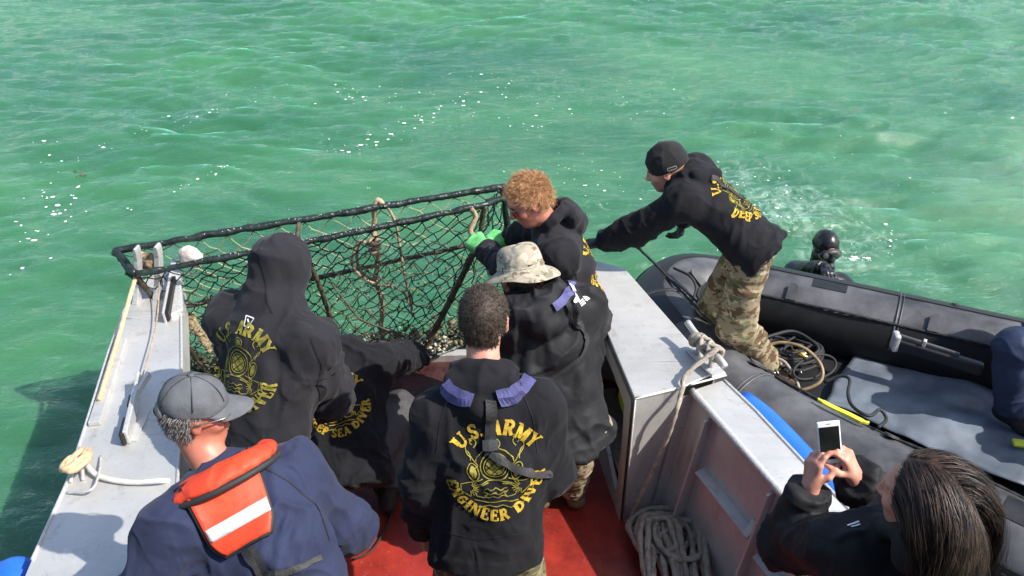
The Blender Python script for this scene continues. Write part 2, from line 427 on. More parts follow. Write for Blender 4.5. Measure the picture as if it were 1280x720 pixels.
M['hose_tan'] = pmat('tan_hose', (0.24, 0.17, 0.085), 0.5, 0.3, 20)
M['brass'] = pmat('brass_fitting', (0.45, 0.30, 0.08), 0.35, 0.2, 20, metal=0.8)
M['yellow'] = pmat('yellow_strap', (0.52, 0.55, 0.04), 0.55, 0.15, 20)
M['cage_pipe'] = pmat('wet_fouled_black_green_pipe', (0.012, 0.020, 0.017), 0.38, 0.5, 18, 0.7, 35, spec=0.5, bdist=0.012)
M['cage_rust'] = pmat('rusty_fouled_bar', (0.045, 0.030, 0.018), 0.6, 0.5, 25, 0.8, 40, bdist=0.012, col2=(0.10, 0.075, 0.045))
M['net'] = pmat('dark_green_net_cord', (0.010, 0.020, 0.014), 0.6, 0.4, 40)
M['net_pale'] = pmat('pale_fouled_net_cord', (0.24, 0.26, 0.13), 0.7, 0.4, 14)
M['growth'] = pmat('brown_marine_growth', (0.10, 0.065, 0.035), 0.8, 0.6, 30, 0.6, 60, col2=(0.32, 0.25, 0.14))
M['barnacle'] = pmat('white_barnacle', (0.42, 0.42, 0.34), 0.7, 0.2, 30)
M['pink'] = pmat('pinkish_sponge', (0.50, 0.30, 0.27), 0.6, 0.35, 30, 0.5, 50)
M['pale_disc'] = pmat('pale_pink_white_shell', (0.62, 0.50, 0.46), 0.5, 0.25, 28, 0.4, 60, col2=(0.80, 0.74, 0.70))
M['phone_white'] = pmat('white_phone_shell', (0.80, 0.80, 0.81), 0.25, 0.02)
M['phone_screen'] = pmat('dark_phone_screen', (0.012, 0.014, 0.013), 0.12, 0.3, 12, spec=0.7)
M['green_plate'] = pmat('green_paint', (0.03, 0.13, 0.05), 0.5, 0.2, 20)
M['red_plate'] = pmat('pinkish_red_paint', (0.52, 0.17, 0.13), 0.5, 0.2, 20)
M['bottle'] = pmat('pale_blue_plastic', (0.32, 0.42, 0.46), 0.35, 0.2, 20)
M['foam'] = pmat('sea_foam', (0.80, 0.84, 0.82), 0.8, 0.05)
M['weed'] = pmat('brown_weed', (0.12, 0.06, 0.045), 0.7, 0.4, 30)
# ------------------------------------------------------------------ water
WATER_Z = -0.17
def water_mat():
    m, nt, b = new_mat('green_harbour_water')
    tc = node(nt, 'ShaderNodeTexCoord')
    def noise(scale, detail, rough=0.55, sc=(1, 1, 1), rot=0.0, dist=0.0):
        mp = node(nt, 'ShaderNodeMapping'); mp.inputs['Scale'].default_value = sc; mp.inputs['Rotation'].default_value = (0, 0, rot)
        n = node(nt, 'ShaderNodeTexNoise', i_Scale=scale, i_Detail=detail, i_Roughness=rough, i_Distortion=dist)
        nt.links.new(tc.outputs['Object'], mp.inputs[0]); nt.links.new(mp.outputs[0], n.inputs['Vector'])
        return n.outputs['Fac']
    # silt clouds in the water
    rp = node(nt, 'ShaderNodeValToRGB')
    rp.color_ramp.elements[0].position = 0.3; rp.color_ramp.elements[0].color = (0.022, 0.100, 0.050, 1)
    rp.color_ramp.elements[1].position = 0.7; rp.color_ramp.elements[1].color = (0.046, 0.160, 0.066, 1)
    nt.links.new(noise(0.55, 3.0, 0.5, (0.6, 1, 1)), rp.inputs[0])
    # churned white water where the swimmer and the hauling have stirred it
    geo = node(nt, 'ShaderNodeNewGeometry')
    lace = noise(6.0, 8.0, 0.68, (1, 1, 1), 0.4, 2.2)
    masks = []
    for (x, y, r, amt) in CHURN:
        vm = node(nt, 'ShaderNodeVectorMath', operation='DISTANCE'); vm.inputs[1].default_value = (x, y, WATER_Z)
        nt.links.new(geo.outputs['Position'], vm.inputs[0])
        mr = node(nt, 'ShaderNodeMapRange', interpolation_type='SMOOTHSTEP')
        mr.inputs['From Min'].default_value = r; mr.inputs['From Max'].default_value = 0.0
        mr.inputs['To Min'].default_value = 0.0; mr.inputs['To Max'].default_value = amt
        nt.links.new(vm.outputs['Value'], mr.inputs['Value']); masks.append(mr.outputs[0])
    cur = masks[0]
    for k in masks[1:]:
        mm = node(nt, 'ShaderNodeMath', operation='MAXIMUM'); nt.links.new(cur, mm.inputs[0]); nt.links.new(k, mm.inputs[1]); cur = mm.outputs[0]
    # threshold falls where the churn is strong
    th = node(nt, 'ShaderNodeMath', operation='MULTIPLY_ADD'); th.inputs[1].default_value = 0.34; 
    nt.links.new(cur, th.inputs[0]); nt.links.new(lace, th.inputs[2])
    fm = node(nt, 'ShaderNodeMapRange', interpolation_type='SMOOTHSTEP')
    fm.inputs['From Min'].default_value = 0.62; fm.inputs['From Max'].default_value = 0.98; fm.inputs['To Max'].default_value = 0.34
    nt.links.new(th.outputs[0], fm.inputs['Value'])
    mx = node(nt, 'ShaderNodeMix', data_type='RGBA'); mx.inputs['B'].default_value = (0.55, 0.72, 0.62, 1)
    nt.links.new(fm.outputs[0], mx.inputs['Factor']); nt.links.new(rp.outputs[0], mx.inputs['A'])
    nt.links.new(mx.outputs['Result'], b.inputs['Base Color'])
    rr = node(nt, 'ShaderNodeMapRange'); rr.inputs['To Min'].default_value = 0.06; rr.inputs['To Max'].default_value = 0.6
    nt.links.new(fm.outputs[0], rr.inputs['Value']); nt.links.new(rr.outputs[0], b.inputs['Roughness'])
    b.inputs['IOR'].default_value = 1.46
    b.inputs['Subsurface Weight'].default_value = 0.5
    b.inputs['Subsurface Radius'].default_value = (0.20, 0.60, 0.40)
    b.inputs['Subsurface Scale'].default_value = 1.0
    # ripples too small to model
    b1 = node(nt, 'ShaderNodeBump', i_Strength=1.0, i_Distance=0.065)
    nt.links.new(noise(4.2, 6.0, 0.62, (0.60, 1.45, 1), 0.2, 0.3), b1.inputs['Height'])
    b2 = node(nt, 'ShaderNodeBump', i_Strength=0.8, i_Distance=0.025)
    nt.links.new(noise(14.0, 4.0, 0.6, (0.65, 1.4, 1), -0.25, 0.3), b2.inputs['Height']); nt.links.new(b1.outputs[0], b2.inputs['Normal'])
    # the ripples shape the mirror of the surface; the silt-lit body below it stays soft
    b.inputs['Specular IOR Level'].default_value = 0.0
    b.inputs['Coat Weight'].default_value = 1.0; b.inputs['Coat IOR'].default_value = 1.55
    nt.links.new(rr.outputs[0], b.inputs['Coat Roughness'])
    nt.links.new(b2.outputs[0], b.inputs['Coat Normal'])
    return m
CHURN = []
for (u, v, r, amt) in [(985, 262, 1.0, 0.85), (925, 225, 0.9, 0.65), (1075, 300, 0.7, 0.7), (1040, 325, 0.5, 1.0), (1150, 350, 0.5, 0.5),
                       (690, 105, 1.2, 0.42), (560, 150, 1.0, 0.40), (400, 175, 0.8, 0.30), (780, 120, 1.4, 0.36), (760, 270, 0.8, 0.38)]:
    p = at(u, v, z=WATER_Z); CHURN.append((p[0], p[1], r, amt))
M['water'] = water_mat()
def wave_h(X, Y):
    P = np.stack([X, Y, 0 * X], -1)
    wx = X + 0.35 * vnoise(P * 0.7); wy = Y + 0.35 * vnoise(P * 0.7 + 9.1)
    h = 0 * X
    for (ang, lam, amp, ph) in [(72, 2.7, 0.022, 0.3), (113, 1.75, 0.018, 1.9), (62, 1.15, 0.015, 4.0), (124, 0.83, 0.014, 2.2), (97, 0.58, 0.018, 5.1), (75, 0.43, 0.014, 0.7), (114, 0.31, 0.0105, 3.3), (88, 0.23, 0.007, 1.1)]:
        a = math.radians(ang); k = 2 * math.pi / lam
        s = np.sin(k * (wx * math.cos(a) + wy * math.sin(a)) + ph + 1.3 * vnoise(P * 0.5 + ang))
        h = h + amp * (1 - 2 * np.abs(np.sin(0.5 * (np.arcsin(np.clip(s, -1, 1))))) ** 1.0) * 0.6 + amp * 0.5 * s
    h = h + 0.02 * fbm(P * A(0.8, 1.5, 1), 3) + 0.018 * fbm(P * A(2.6, 5.5, 1), 3)
    h = h * (0.75 + 0.45 * vnoise(P * A(.35, .5, 1) + 5))
    return h
def build_water():
    xs = np.arange(-11.0, 11.01, 0.045); ys = np.arange(-1.0, 17.01, 0.045)
    X, Y = np.meshgrid(xs, ys, indexing='ij')
    edge = np.minimum.reduce([X + 11, 11 - X, Y + 1, 17 - Y])
    H = wave_h(X, Y) * np.clip(edge / 1.0, 0, 1)
    nx, ny = X.shape
    V = np.stack([X, Y, WATER_Z + H], -1).reshape(-1, 3)
    i = np.arange(nx - 1)[:, None]; j = np.arange(ny - 1)[None]
    F = np.stack([i * ny + j, (i + 1) * ny + j, (i + 1) * ny + j + 1, i * ny + j + 1], -1).reshape(-1, 4)
    o = mesh_obj('water', V, F, M['water'])
    # the same sheet carried on to the horizon
    n = len(V); R = 4000.0
    me = bmesh.new(); me.from_mesh(o.data); vs = list(me.verts)
    def cv(x, y): return me.verts.new((x, y, WATER_Z))
    c = [cv(-R, -R), cv(R, -R), cv(R, R), cv(-R, R)]
    k = [vs[0], vs[(nx - 1) * ny], vs[(nx - 1) * ny + ny - 1], vs[ny - 1]]
    bot = [vs[a * ny] for a in range(nx)]; rgt = [vs[(nx - 1) * ny + a] for a in range(ny)]
    top = [vs[a * ny + ny - 1] for a in range(nx)]; lft = [vs[a] for a in range(ny)]
    for chain, (p, q) in ((bot, (c[0], c[1])), (rgt, (c[1], c[2])), (top[::-1], (c[2], c[3])), (lft[::-1], (c[3], c[0]))):
        mid = len(chain) // 2
        for a in range(len(chain) - 1):
            me.faces.new((p if a < mid else q, chain[a + 1], chain[a]))
        me.faces.new((p, q, chain[mid]))
    bmesh.ops.recalc_face_normals(me, faces=me.faces)
    me.to_mesh(o.data); me.free()
    if o.data.polygons[10].normal.z < 0: o.data.flip_normals()
    o.data.polygons.foreach_set('use_smooth', [True] * len(o.data.polygons))
    tag(o, 'green choppy harbour water around the boats', kind='structure')
    return o
build_water()
# ------------------------------------------------------------------ the workboat
GZ = 0.775
boat = empty('workboat', (-0.2, 2.5, 0), 'grey aluminium workboat with red deck and open bow', 'boat')
def px(pts, z): return [at(u, v, z=z) for u, v in pts]
# deck
dk = [(-1.62, -0.6), (1.9, -0.6), (1.62, 1.0), (1.18, 2.3), (0.62, 4.05), (0.36, 4.24), (-0.75, 4.2), (-1.1, 3.75), (-1.42, 3.0), (-1.55, 1.5)]
mb = MB(); mb.prism(dk, -0.05, 0.0); mb.build('deck', M['deck'], boat)
mb = MB(); mb.prism([(-1.30, 3.12), (-0.95, 3.40), (0.40, 3.72), (0.42, 4.19), (0.34, 4.225), (-0.74, 4.185), (-1.08, 3.74)], 0.002, 0.006); mb.build('bow_deck_shade', M['deck_shade'], boat)  # thin dark sheet painting the shade on the forward red deck
# bow sill: a raised aluminium lip across the open bow
mb = MB()
for a, b in (((-1.40, 3.02), (-1.09, 3.77)), ((-1.09, 3.77), (-0.74, 4.215)), ((-0.74, 4.215), (0.36, 4.255))):
    mb.bar(A(*a, 0.02), A(*b, 0.02), 0.06, 0.06)
mb.build('bow_sill', M['alu'], boat)
# hull shell under the deck
hl = [(-1.66, -0.6), (1.95, -0.6), (1.7, 1.0), (1.25, 2.3), (0.66, 4.07), (0.38, 4.27), (-0.76, 4.23), (-1.12, 3.77), (-1.45, 3.0), (-1.6, 1.5)]
mb = MB(); mb.prism(hl, -0.45, -0.052); mb.build('hull', M['alu'], boat)

# gunwale with the wide flat top
outer = [(-2, 800), (40, 700), (85, 600), (110, 522), (135, 442), (152, 395), (166, 366), (176, 352)]
inner = [(225, 338), (226, 380), (227, 450), (226, 520), (222, 600), (214, 700), (205, 800)]
O_ = px(outer, GZ); I_ = px(inner, GZ)
poly = [(p[0], p[1]) for p in (O_ + I_)][::-1]
bow_curve = at(196, 343, z=GZ)
mb = MB()
top = [(p[0], p[1]) for p in O_] + [(bow_curve[0], bow_curve[1])] + [(p[0], p[1]) for p in I_]
mb.prism(top[::-1], GZ - 0.012, GZ)
gw = mb.build('gunwale', M['alu'], boat)
# its inner and outer skirt: shallow at the bow, down to the deck further aft
def skirt(pts, depth, t, name):
    mb = MB()
    for k in range(len(pts) - 1):
        a, b = pts[k], pts[k + 1]
        d = unit(b - a); sd = A(-d[1], d[0], 0) * t
        da, db = depth(a), depth(b)
        z1 = GZ - 0.0125
        mb.hexa([A(a[0], a[1], z1 - da), A(b[0], b[1], z1 - db), A(b[0], b[1], z1 - db) + sd, A(a[0], a[1], z1 - da) + sd],
                [A(a[0], a[1], z1), A(b[0], b[1], z1), A(b[0], b[1], z1) + sd, A(a[0], a[1], z1) + sd])
    return mb.build(name, M['alu'], boat)
dep = lambda p: 0.19 if p[1] > 2.75 else (0.76 if p[1] < 2.45 else 0.19 + (2.75 - p[1]) / 0.3 * 0.57)
skirt([p + A(-0.004, 0, 0) for p in resample(I_, 0.12)], dep, 0.006, 'gunwale_skirt')
skirt(resample(O_, 0.12), lambda p: 0.19 if p[1] > 2.9 else 0.60, -0.006, 'gunwale_skirt')
# pale edge trim along both edges and a thin weld across
def trim(path_px, w=0.007, name='edge_trim', z=GZ + 0.002, mat='weld', parent=boat, sides=6):
    return tube(name, resample(px(path_px, z), 0.04), w, M[mat], parent, sides)
trim(outer[1:]); trim(inner)
trim([(158, 398), (190, 396), (226, 395)], 0.0035, 'weld_seam')
# outer channel with the long pale pole lashed along it
mb = MB()
pa, pb = at(118, 530, z=GZ + 0.012), at(152, 425, z=GZ + 0.012)
mb.bar(pa, pb, 0.05, 0.022); ch = mb.build('channel', M['alu'], boat); bevel(ch, 0.004)
# two upright fairlead blades at the bow end
def blade(foot, tip, w, th, base_h=0.0):
    mb = MB()
    f0 = at(*foot, z=GZ)
    f1 = at(*tip, y=f0[1] + 0.03)
    d = f1 - f0; L = np.linalg.norm(d)
    q = []
    side = A(1, -0.12, 0) * w / 2; dep_ = A(0.1, 1, 0) * th / 2
    prof = [(0, 1.2), (0.35, 1.0), (0.75, 0.95), (0.93, 0.8), (1.0, 0.45)]
    V = []; F = []
    for s, ww in prof:
        c = f0 + d * s + A(0.0, 0.03, 0) * math.sin(s * 3.1)
        V += [c - side * ww - dep_, c + side * ww - dep_, c + side * ww + dep_, c - side * ww + dep_]
    for k in range(len(prof) - 1):
        o = 4 * k
        for j in range(4): F.append((o + j, o + (j + 1) % 4, o + 4 + (j + 1) % 4, o + 4 + j))
    F.append((0, 3, 2, 1)); o = 4 * (len(prof) - 1); F.append((o, o + 1, o + 2, o + 3))
    mb.add(V, F)
    b = mb.build('fairlead_blade', M['weld'], boat); bevel(b, 0.004)
blade((171, 378), (170, 309), 0.026, 0.05)
blade((197, 372), (196, 306), 0.030, 0.05)
# gusset plate with a dark slot standing at the inner bow corner
g = [at(214, 398, z=GZ), at(231, 396, z=GZ - 0.02), at(227, 336, z=GZ + 0.015), at(216, 336, z=GZ + 0.02)]
mb = MB(); up = A(0, 0, 0.045)
mb.hexa([g[0], g[1], g[2], g[3]], [g[0] + up * 0.5, g[1] + up, g[2] + up * 1.4, g[3] + up * 1.4])
gp = mb.build('slotted_gusset', M['weld'], boat); bevel(gp, 0.005)
mb = MB(); mb.bar(at(209, 396, z=GZ + 0.035), at(218, 350, z=GZ + 0.06), 0.02, 0.05); mb.build('slot', M['black_rubber'], boat)
mb = MB(); mb.bar(at(205.5, 398, z=GZ + 0.03), at(215, 346, z=GZ + 0.065), 0.012, 0.07); bevel(mb.build('slot_cheek', M['weld'], boat), 0.003)
# curved bow plate between the blades
mb = MB()
c0, c1 = at(178, 352, z=GZ + 0.002), at(216, 338, z=GZ + 0.002)
arc = []
for k in range(9):
    t = k / 8; p = c0 + (c1 - c0) * t + A(0.02, 0.10, 0) * math.sin(math.pi * t)
    arc.append(p)
V = [p for p in arc] + [p - A(0, 0.12, 0.0) for p in arc] + [p + A(0, 0.01, -0.12) for p in arc]
F = [(k, k + 1, 9 + k + 1, 9 + k) for k in range(8)] + [(18 + k, 18 + k + 1, k + 1, k) for k in range(8)]
mb.add(V, F); mb.build('bow_plate', M['alu'], boat)
# folding black and white cleat
cl = empty('folding_cleat', at(162, 545, z=GZ), 'black and silver upright cleat plate on the wide left gunwale', 'cleat')
mb = MB()
ca, cb = at(158, 548, z=GZ + 0.035), at(171, 492, z=GZ + 0.05)
mb.bar(ca, cb, 0.022, 0.07); bevel(mb.build('cleat_body', M['weld'], cl), 0.006)
mb = MB(); mb.bar(ca + A(-.012, -.012, 0), ca + (cb - ca) * 0.36 + A(-.012, 0, 0), 0.022, 0.066); bevel(mb.build('rubber_end', M['black_rubber'], cl), 0.008)
mb = MB(); mb.bar(ca + (cb - ca) * 0.62 + A(-.012, 0, 0), ca + (cb - ca) * 0.85 + A(-.012, 0, 0), 0.014, 0.06); mb.build('black_band', M['black_rubber'], cl)
for dx in (-0.02, 0.025):
    mb = MB(); mb.bar(cb + A(0, -0.02, 0), cb + A(dx, 0.10, 0.03), 0.016, 0.035); bevel(mb.build('horn', M['weld'], cl), 0.004)
mb = MB(); mb.bar(at(160, 552, z=GZ + 0.004), at(178, 512, z=GZ + 0.004), 0.07, 0.006); mb.build('base_plate', M['alu'], cl)
# lifting handle let into the plate
hd = resample([at(88, 603, z=GZ + .006), at(93, 575, z=GZ + .045), at(100, 560, z=GZ + .045), at(104, 600, z=GZ + .006)], 0.02)
tube('deck_handle', smooth_path(hd, 0.012), 0.008, M['alu'], boat, 8)
tube('deck_handle', smooth_path([at(126, 570, z=GZ + .006), at(124, 590, z=GZ + .03), at(114, 612, z=GZ + .03), at(84, 616, z=GZ + .006)], 0.012), 0.005, M['weld'], boat, 8)

# ---- locker with the oval hatch
LZ = GZ
ln, lf = A(0.54, 2.95, 0), A(0.35, 4.16, 0)               # inner side, near and far
rn, rf = at(895, 465, z=GZ), at(781, 335, z=GZ)           # outer side
rn[2] = rf[2] = 0
rn2 = at(850, 484, z=GZ); rn2[2] = 0
locker = MB()
wall_t = A(0.012, 0.002, 0)
topz = LZ
poly = [ln, rn2, rn, rf, lf]
mb = MB(); mb.prism([(p[0], p[1]) for p in (ln + A(-.006, -.006, 0), rn2 + A(0, -.006, 0), rn, rf, lf + A(-.006, 0, 0))], LZ - 0.012, LZ)
locker_top = mb.build('locker_lid', M['alu'], boat); bevel(locker_top, 0.006, 3)
mb = MB()
for a, b in ((ln, rn2), (rn, rf), (rf, lf)):
    d = unit(b - a); n = A(-d[1], d[0], 0) * 0.01
    mb.hexa([a, b, b + n, a + n], [A(a[0], a[1], LZ - 0.0125), A(b[0], b[1], LZ - 0.0125), A(b[0], b[1], LZ - .0125) + n, A(a[0], a[1], LZ - .0125) + n])
mb.build('locker_wall', M['alu'], boat)
# inner side wall with a rounded hatch opening
def side_with_hole(p0, p1, z0, z1, hole, thick, name, mat):
    """p0 near, p1 far; hole = list of (s, z), s metres from p0 along the wall"""
    d = unit(p1 - p0); L = np.linalg.norm(p1 - p0); nrm = A(d[1], -d[0], 0) * -thick
    cx = sum(h[0] for h in hole) / len(hole); cz = sum(h[1] for h in hole) / len(hole)
    V = []; F = []; n = len(hole)
    def outer_pt(h):
        dx, dz = h[0] - cx, h[1] - cz
        k = 1e9
        if dx > 0: k = min(k, (L - cx) / dx)
        if dx < 0: k = min(k, -cx / dx)
        if dz > 0: k = min(k, (z1 - cz) / dz)
        if dz < 0: k = min(k, (z0 - cz) / dz)
        return (cx + dx * k, cz + dz * k)
    rim = []
    for h in hole:
        rim.append(outer_pt(h))
    # pull the nearest rim points to the four corners
    for c in ((0, z0), (L, z0), (L, z1), (0, z1)):
        k = min(range(n), key=lambda q: (rim[q][0] - c[0]) ** 2 + (rim[q][1] - c[1]) ** 2); rim[k] = c
    W = lambda s, z, o: p0 + d * s + A(0, 0, z) + nrm * o
    for o in (0, 1):
        V += [W(*h, o) for h in hole] + [W(*r, o) for r in rim]
    for k in range(n):
        j = (k + 1) % n
        F.append((k, j, n + j, n + k)); F.append((2 * n + j, 2 * n + k, 3 * n + k, 3 * n + j))
        F.append((j, k, 2 * n + k, 2 * n + j))
    mb = MB(); mb.add(V, F)
    o = mb.build(name, mat, boat)
    return W
hole = []
H0 = [(0.10, 0.17), (0.10, 0.66), (0.72, 0.66), (0.72, 0.50)]
H0 = [(0.09, 0.60), (0.15, 0.67), (0.62, 0.67), (0.68, 0.60), (0.68, 0.42), (0.60, 0.36), (0.16, 0.12), (0.09, 0.18)]
hp = smooth_path([A(a, b, 0) for a, b in H0], 0.05, closed=True)[:-1]
hole = [(p[0], p[1]) for p in hp]
side_with_hole(ln, lf, 0.0, LZ - 0.0125, hole, 0.02, 'locker_side', M['alu'])
tube('weld_seam', [A(*ln[:2], 0.01) + A(-.003, -.003, 0), A(*ln[:2], LZ - 0.01) + A(-.003, -.003, 0)], 0.004, M['weld'], boat, 6)
tube('weld_seam', resample([at(795, 497, z=LZ + .001), at(850, 484, z=LZ + .001)], .03), 0.004, M['weld'], boat, 6)
tube('padeye', smooth_path([A(.515, 3.28, .01), A(.50, 3.275, .05), A(.50, 3.315, .05), A(.515, 3.31, .01)], .01), .004, M['weld'], boat, 6)
# a shelf of things inside the locker
mb = MB(); mb.bar(A(0.62, 3.2, 0.03), A(0.52, 3.9, 0.03), 0.14, 0.02); mb.build('locker_floor', M['alu'], boat)
btl = tube('bottle', [A(.60, 3.16, .06), A(.60, 3.16, .2), A(.60, 3.165, .22), A(.60, 3.17, .25)], [0.04, 0.04, 0.022, 0.02], M['bottle'], None, 12, loc=A(.6, 3.16, .05))
tag(btl, 'pale blue plastic bottle standing inside the locker hatch', 'bottle')
bg_ = rope('yellow_hose', [A(.56, 3.3, .45), A(.60, 3.36, .52), A(.62, 3.45, .48), A(.58, 3.55, .52), A(.56, 3.42, .36), A(.60, 3.3, .3), A(.58, 3.22, .34)], 0.018, M['yellow'], None, loc=A(.58, 3.4, .3), step=0.02)
tag(bg_, 'dull yellow hose stowed inside the locker hatch', 'hose')

# ---- gunwale and bulwark aft of the locker
gi = px([(866, 481), (920, 543), (985, 617), (1040, 680), (1110, 760)], GZ)
go = px([(906, 468), (946, 506), (1012, 576), (1074, 640), (1180, 755)], GZ)
mb = MB()
mb.prism([(p[0], p[1]) for p in gi] + [(p[0], p[1]) for p in go[::-1]], GZ - 0.045, GZ - 0.033)
gt = mb.build('gunwale', M['alu'], boat)
rail = tube('gunwale_lip', resample([p + A(0, 0, -0.033) for p in gi], 0.03), 0.016, M['weld'], boat, 10)
tube('gunwale_lip', resample([p + A(0, 0, -0.033) for p in go], 0.03), 0.008, M['weld'], boat, 8)
tube('weld_seam', resample([at(862, 481, z=GZ), at(908, 469, z=GZ)], .02), 0.005, M['weld'], boat, 6)
tube('grab_bar', resample([at(1030, 641, z=GZ + .02), at(1078, 644, z=GZ + .02)], .02), 0.010, M['weld'], boat, 8)
wi = [at(851, 485, z=GZ)] + [p.copy() for p in gi]
mb = MB()
for k in range(len(wi) - 1):
    a, b = wi[k] + A(0.012, 0.004, 0), wi[k + 1] + A(0.012, 0.004, 0)
    lean = A(-0.09, -0.04, 0)
    a0, b0 = A(a[0], a[1], 0.001) + lean, A(b[0], b[1], 0.001) + lean
    t = A(0.01, 0.004, 0)
    mb.hexa([a0, b0, b0 + t, a0 + t], [A(a[0], a[1], GZ - .05), A(b[0], b[1], GZ - .05), A(b[0], b[1], GZ - .05) + t, A(a[0], a[1], GZ - .05) + t])
mb.build('bulwark_plate', M['alu'], boat)
mb = MB()
for k in range(len(go) - 1):
    a, b = go[k] + A(-.012, -.004, 0), go[k + 1] + A(-.012, -.004, 0)
    a0, b0 = A(a[0], a[1], -0.2) + A(-.05, -.02, 0), A(b[0], b[1], -0.2) + A(-.05, -.02, 0)
    t = A(-0.01, -0.004, 0)
    mb.hexa([a0 + t, b0 + t, b0, a0], [A(a[0], a[1], GZ - .05) + t, A(b[0], b[1], GZ - .05) + t, A(b[0], b[1], GZ - .05), A(a[0], a[1], GZ - .05)])
mb.build('hull_side', M['alu'], boat)
# upright frames and short stringers on the bulwark
def on_bulwark(s, z):
    P = resample(gi, 0.01); k = int(np.clip(s / 0.01, 0, len(P) - 1)); p = P[k]
    f = (GZ - 0.05 - z) / (GZ - 0.05)
    return A(p[0] + 0.012 - 0.09 * f, p[1] + 0.004 - 0.04 * f, z)
inb = A(-0.82, -0.57, 0)
for s in (0.16, 0.62, 1.08):
    mb = MB()
    a, b = on_bulwark(s, 0.01), on_bulwark(s, GZ - 0.06)
    d = unit(gi[2] - gi[1]) * 0.006
    w0, w1 = inb * 0.085, inb * 0.05
    mb.hexa([a - d, a + d, a + d + w0, a - d + w0], [b - d, b + d, b + d + w1, b - d + w1])
    mb.build('bulwark_frame', M['alu'], boat)
for s, z in ((0.20, 0.46), (0.66, 0.42), (0.66, 0.12)):
    mb = MB()
    a, b = on_bulwark(s, z), on_bulwark(s + 0.40, z)
    mb.hexa([a, b, b + inb * .055, a + inb * .055], [a + A(0, 0, .008), b + A(0, 0, .008), b + inb * .055 + A(0, 0, .008), a + inb * .055 + A(0, 0, .008)])
    mb.build('stringer', M['alu'], boat)
    mb = MB()
    e = b - unit(b - a) * 0.03
    mb.hexa([e, b, b + inb * .055, e + inb * .055], [e + A(0, 0, .06), b + A(0, 0, .06), b + inb * .01 + A(0, 0, .06), e + inb * .01 + A(0, 0, .06)])
    mb.build('stringer_bracket', M['alu'], boat)
# blue foam fender collar along both outer sides
cpath = [p + A(0.02, 0.0, 0) for p in px([(915, 482), (946, 507), (1012, 576), (1074, 640), (1180, 755)], GZ)]
tube('fender_collar', smooth_path([A(p[0] + 0.030, p[1] + .015, GZ - 0.15) for p in cpath], 0.05), 0.095, M['blue'], boat, 20)
lc = smooth_path([at(u, v, z=.62) for u, v in ((34, 704), (12, 745), (-30, 830), (-90, 950))], .03)
tube('fender_collar', lc, .10 * np.sqrt(np.clip(1 - (1 - np.clip(np.arange(len(lc)) / 3.0, 0, 1)) ** 2, .02, 1)), M['blue'], boat, 20)

# ---- wheelhouse behind the working deck, out of view, added to cut sky fill
mb = MB(); mb.prism([(-1.25, -2.8), (1.45, -2.8), (1.45, 0.78), (-1.25, 0.78)], 0.002, 1.95); mb.build('unseen_wheelhouse', M['alu'], boat)
mb = MB(); mb.prism([(-1.35, -2.9), (1.55, -2.9), (1.55, 0.86), (-1.35, 0.86)], 1.952, 2.02); bevel(mb.build('unseen_wheelhouse_roof', M['alu'], boat), .01)
for x in (-0.85, 0.1, 1.05):
    mb = MB(); mb.bar(A(x - .38, .785, 1.35), A(x + .38, .785, 1.35), .02, .62); mb.build('unseen_wheelhouse_window', M['lens'], boat)
# ---- cleat on the locker with the line made fast to it
ck = empty('mooring_cleat', at(872, 452, z=GZ), 'grey twin-horn mooring cleat on the locker edge', 'cleat')
cc = at(880, 452, z=GZ)
ax = unit(at(912, 470, z=GZ + .09) - at(850, 408, z=GZ + .09))
mb = MB(); mb.bar(cc - ax * .10 + A(0, 0, .006), cc + ax * .12 + A(0, 0, .006), 0.075, 0.012); bevel(mb.build('foot_plate', M['weld'], ck), .004)
for s in (-0.05, 0.055):
    tube('post', [cc + ax * s + A(0, 0, .01), cc + ax * s + A(0, 0, .085)], 0.014, M['alu'], ck, 10)
hp_ = [cc - ax * .165 + A(0, 0, .115), cc - ax * .10 + A(0, 0, .10), cc + A(0, 0, .092), cc + ax * .10 + A(0, 0, .09), cc + ax * .15 + A(0, 0, .08)]
tube('horn_bar', smooth_path(hp_, .012), 0.0155, M['alu'], ck, 12)
def wraps():
    pts = []
    sd = unit(np.cross(ax, A(0, 0, 1)))
    for k in range(110):
        t = k / 109 * 2 * math.pi * 6.2
        s = 0.085 * math.sin(t * 0.37)
        pts.append(cc + ax * s + sd * (0.030 * math.cos(t)) + A(0, 0, 0.086 + 0.030 * math.sin(t) + 0.012 * math.sin(t * .37)))
    return pts
W = wraps()
deckp = [at(858, 468, z=GZ + .05), at(853, 486, z=GZ + .012), at(846, 512, y=2.925), at(831, 556, y=2.91), at(808, 606, y=2.90), at(788, 650, z=.03), at(800, 664, z=.02), at(815, 660, z=.03)]
ml = rope('mooring_line', W + deckp, 0.0105, M['rope'], None, loc=cc)
tag(ml, 'grey twisted mooring line wound on the locker cleat and led down', 'rope')

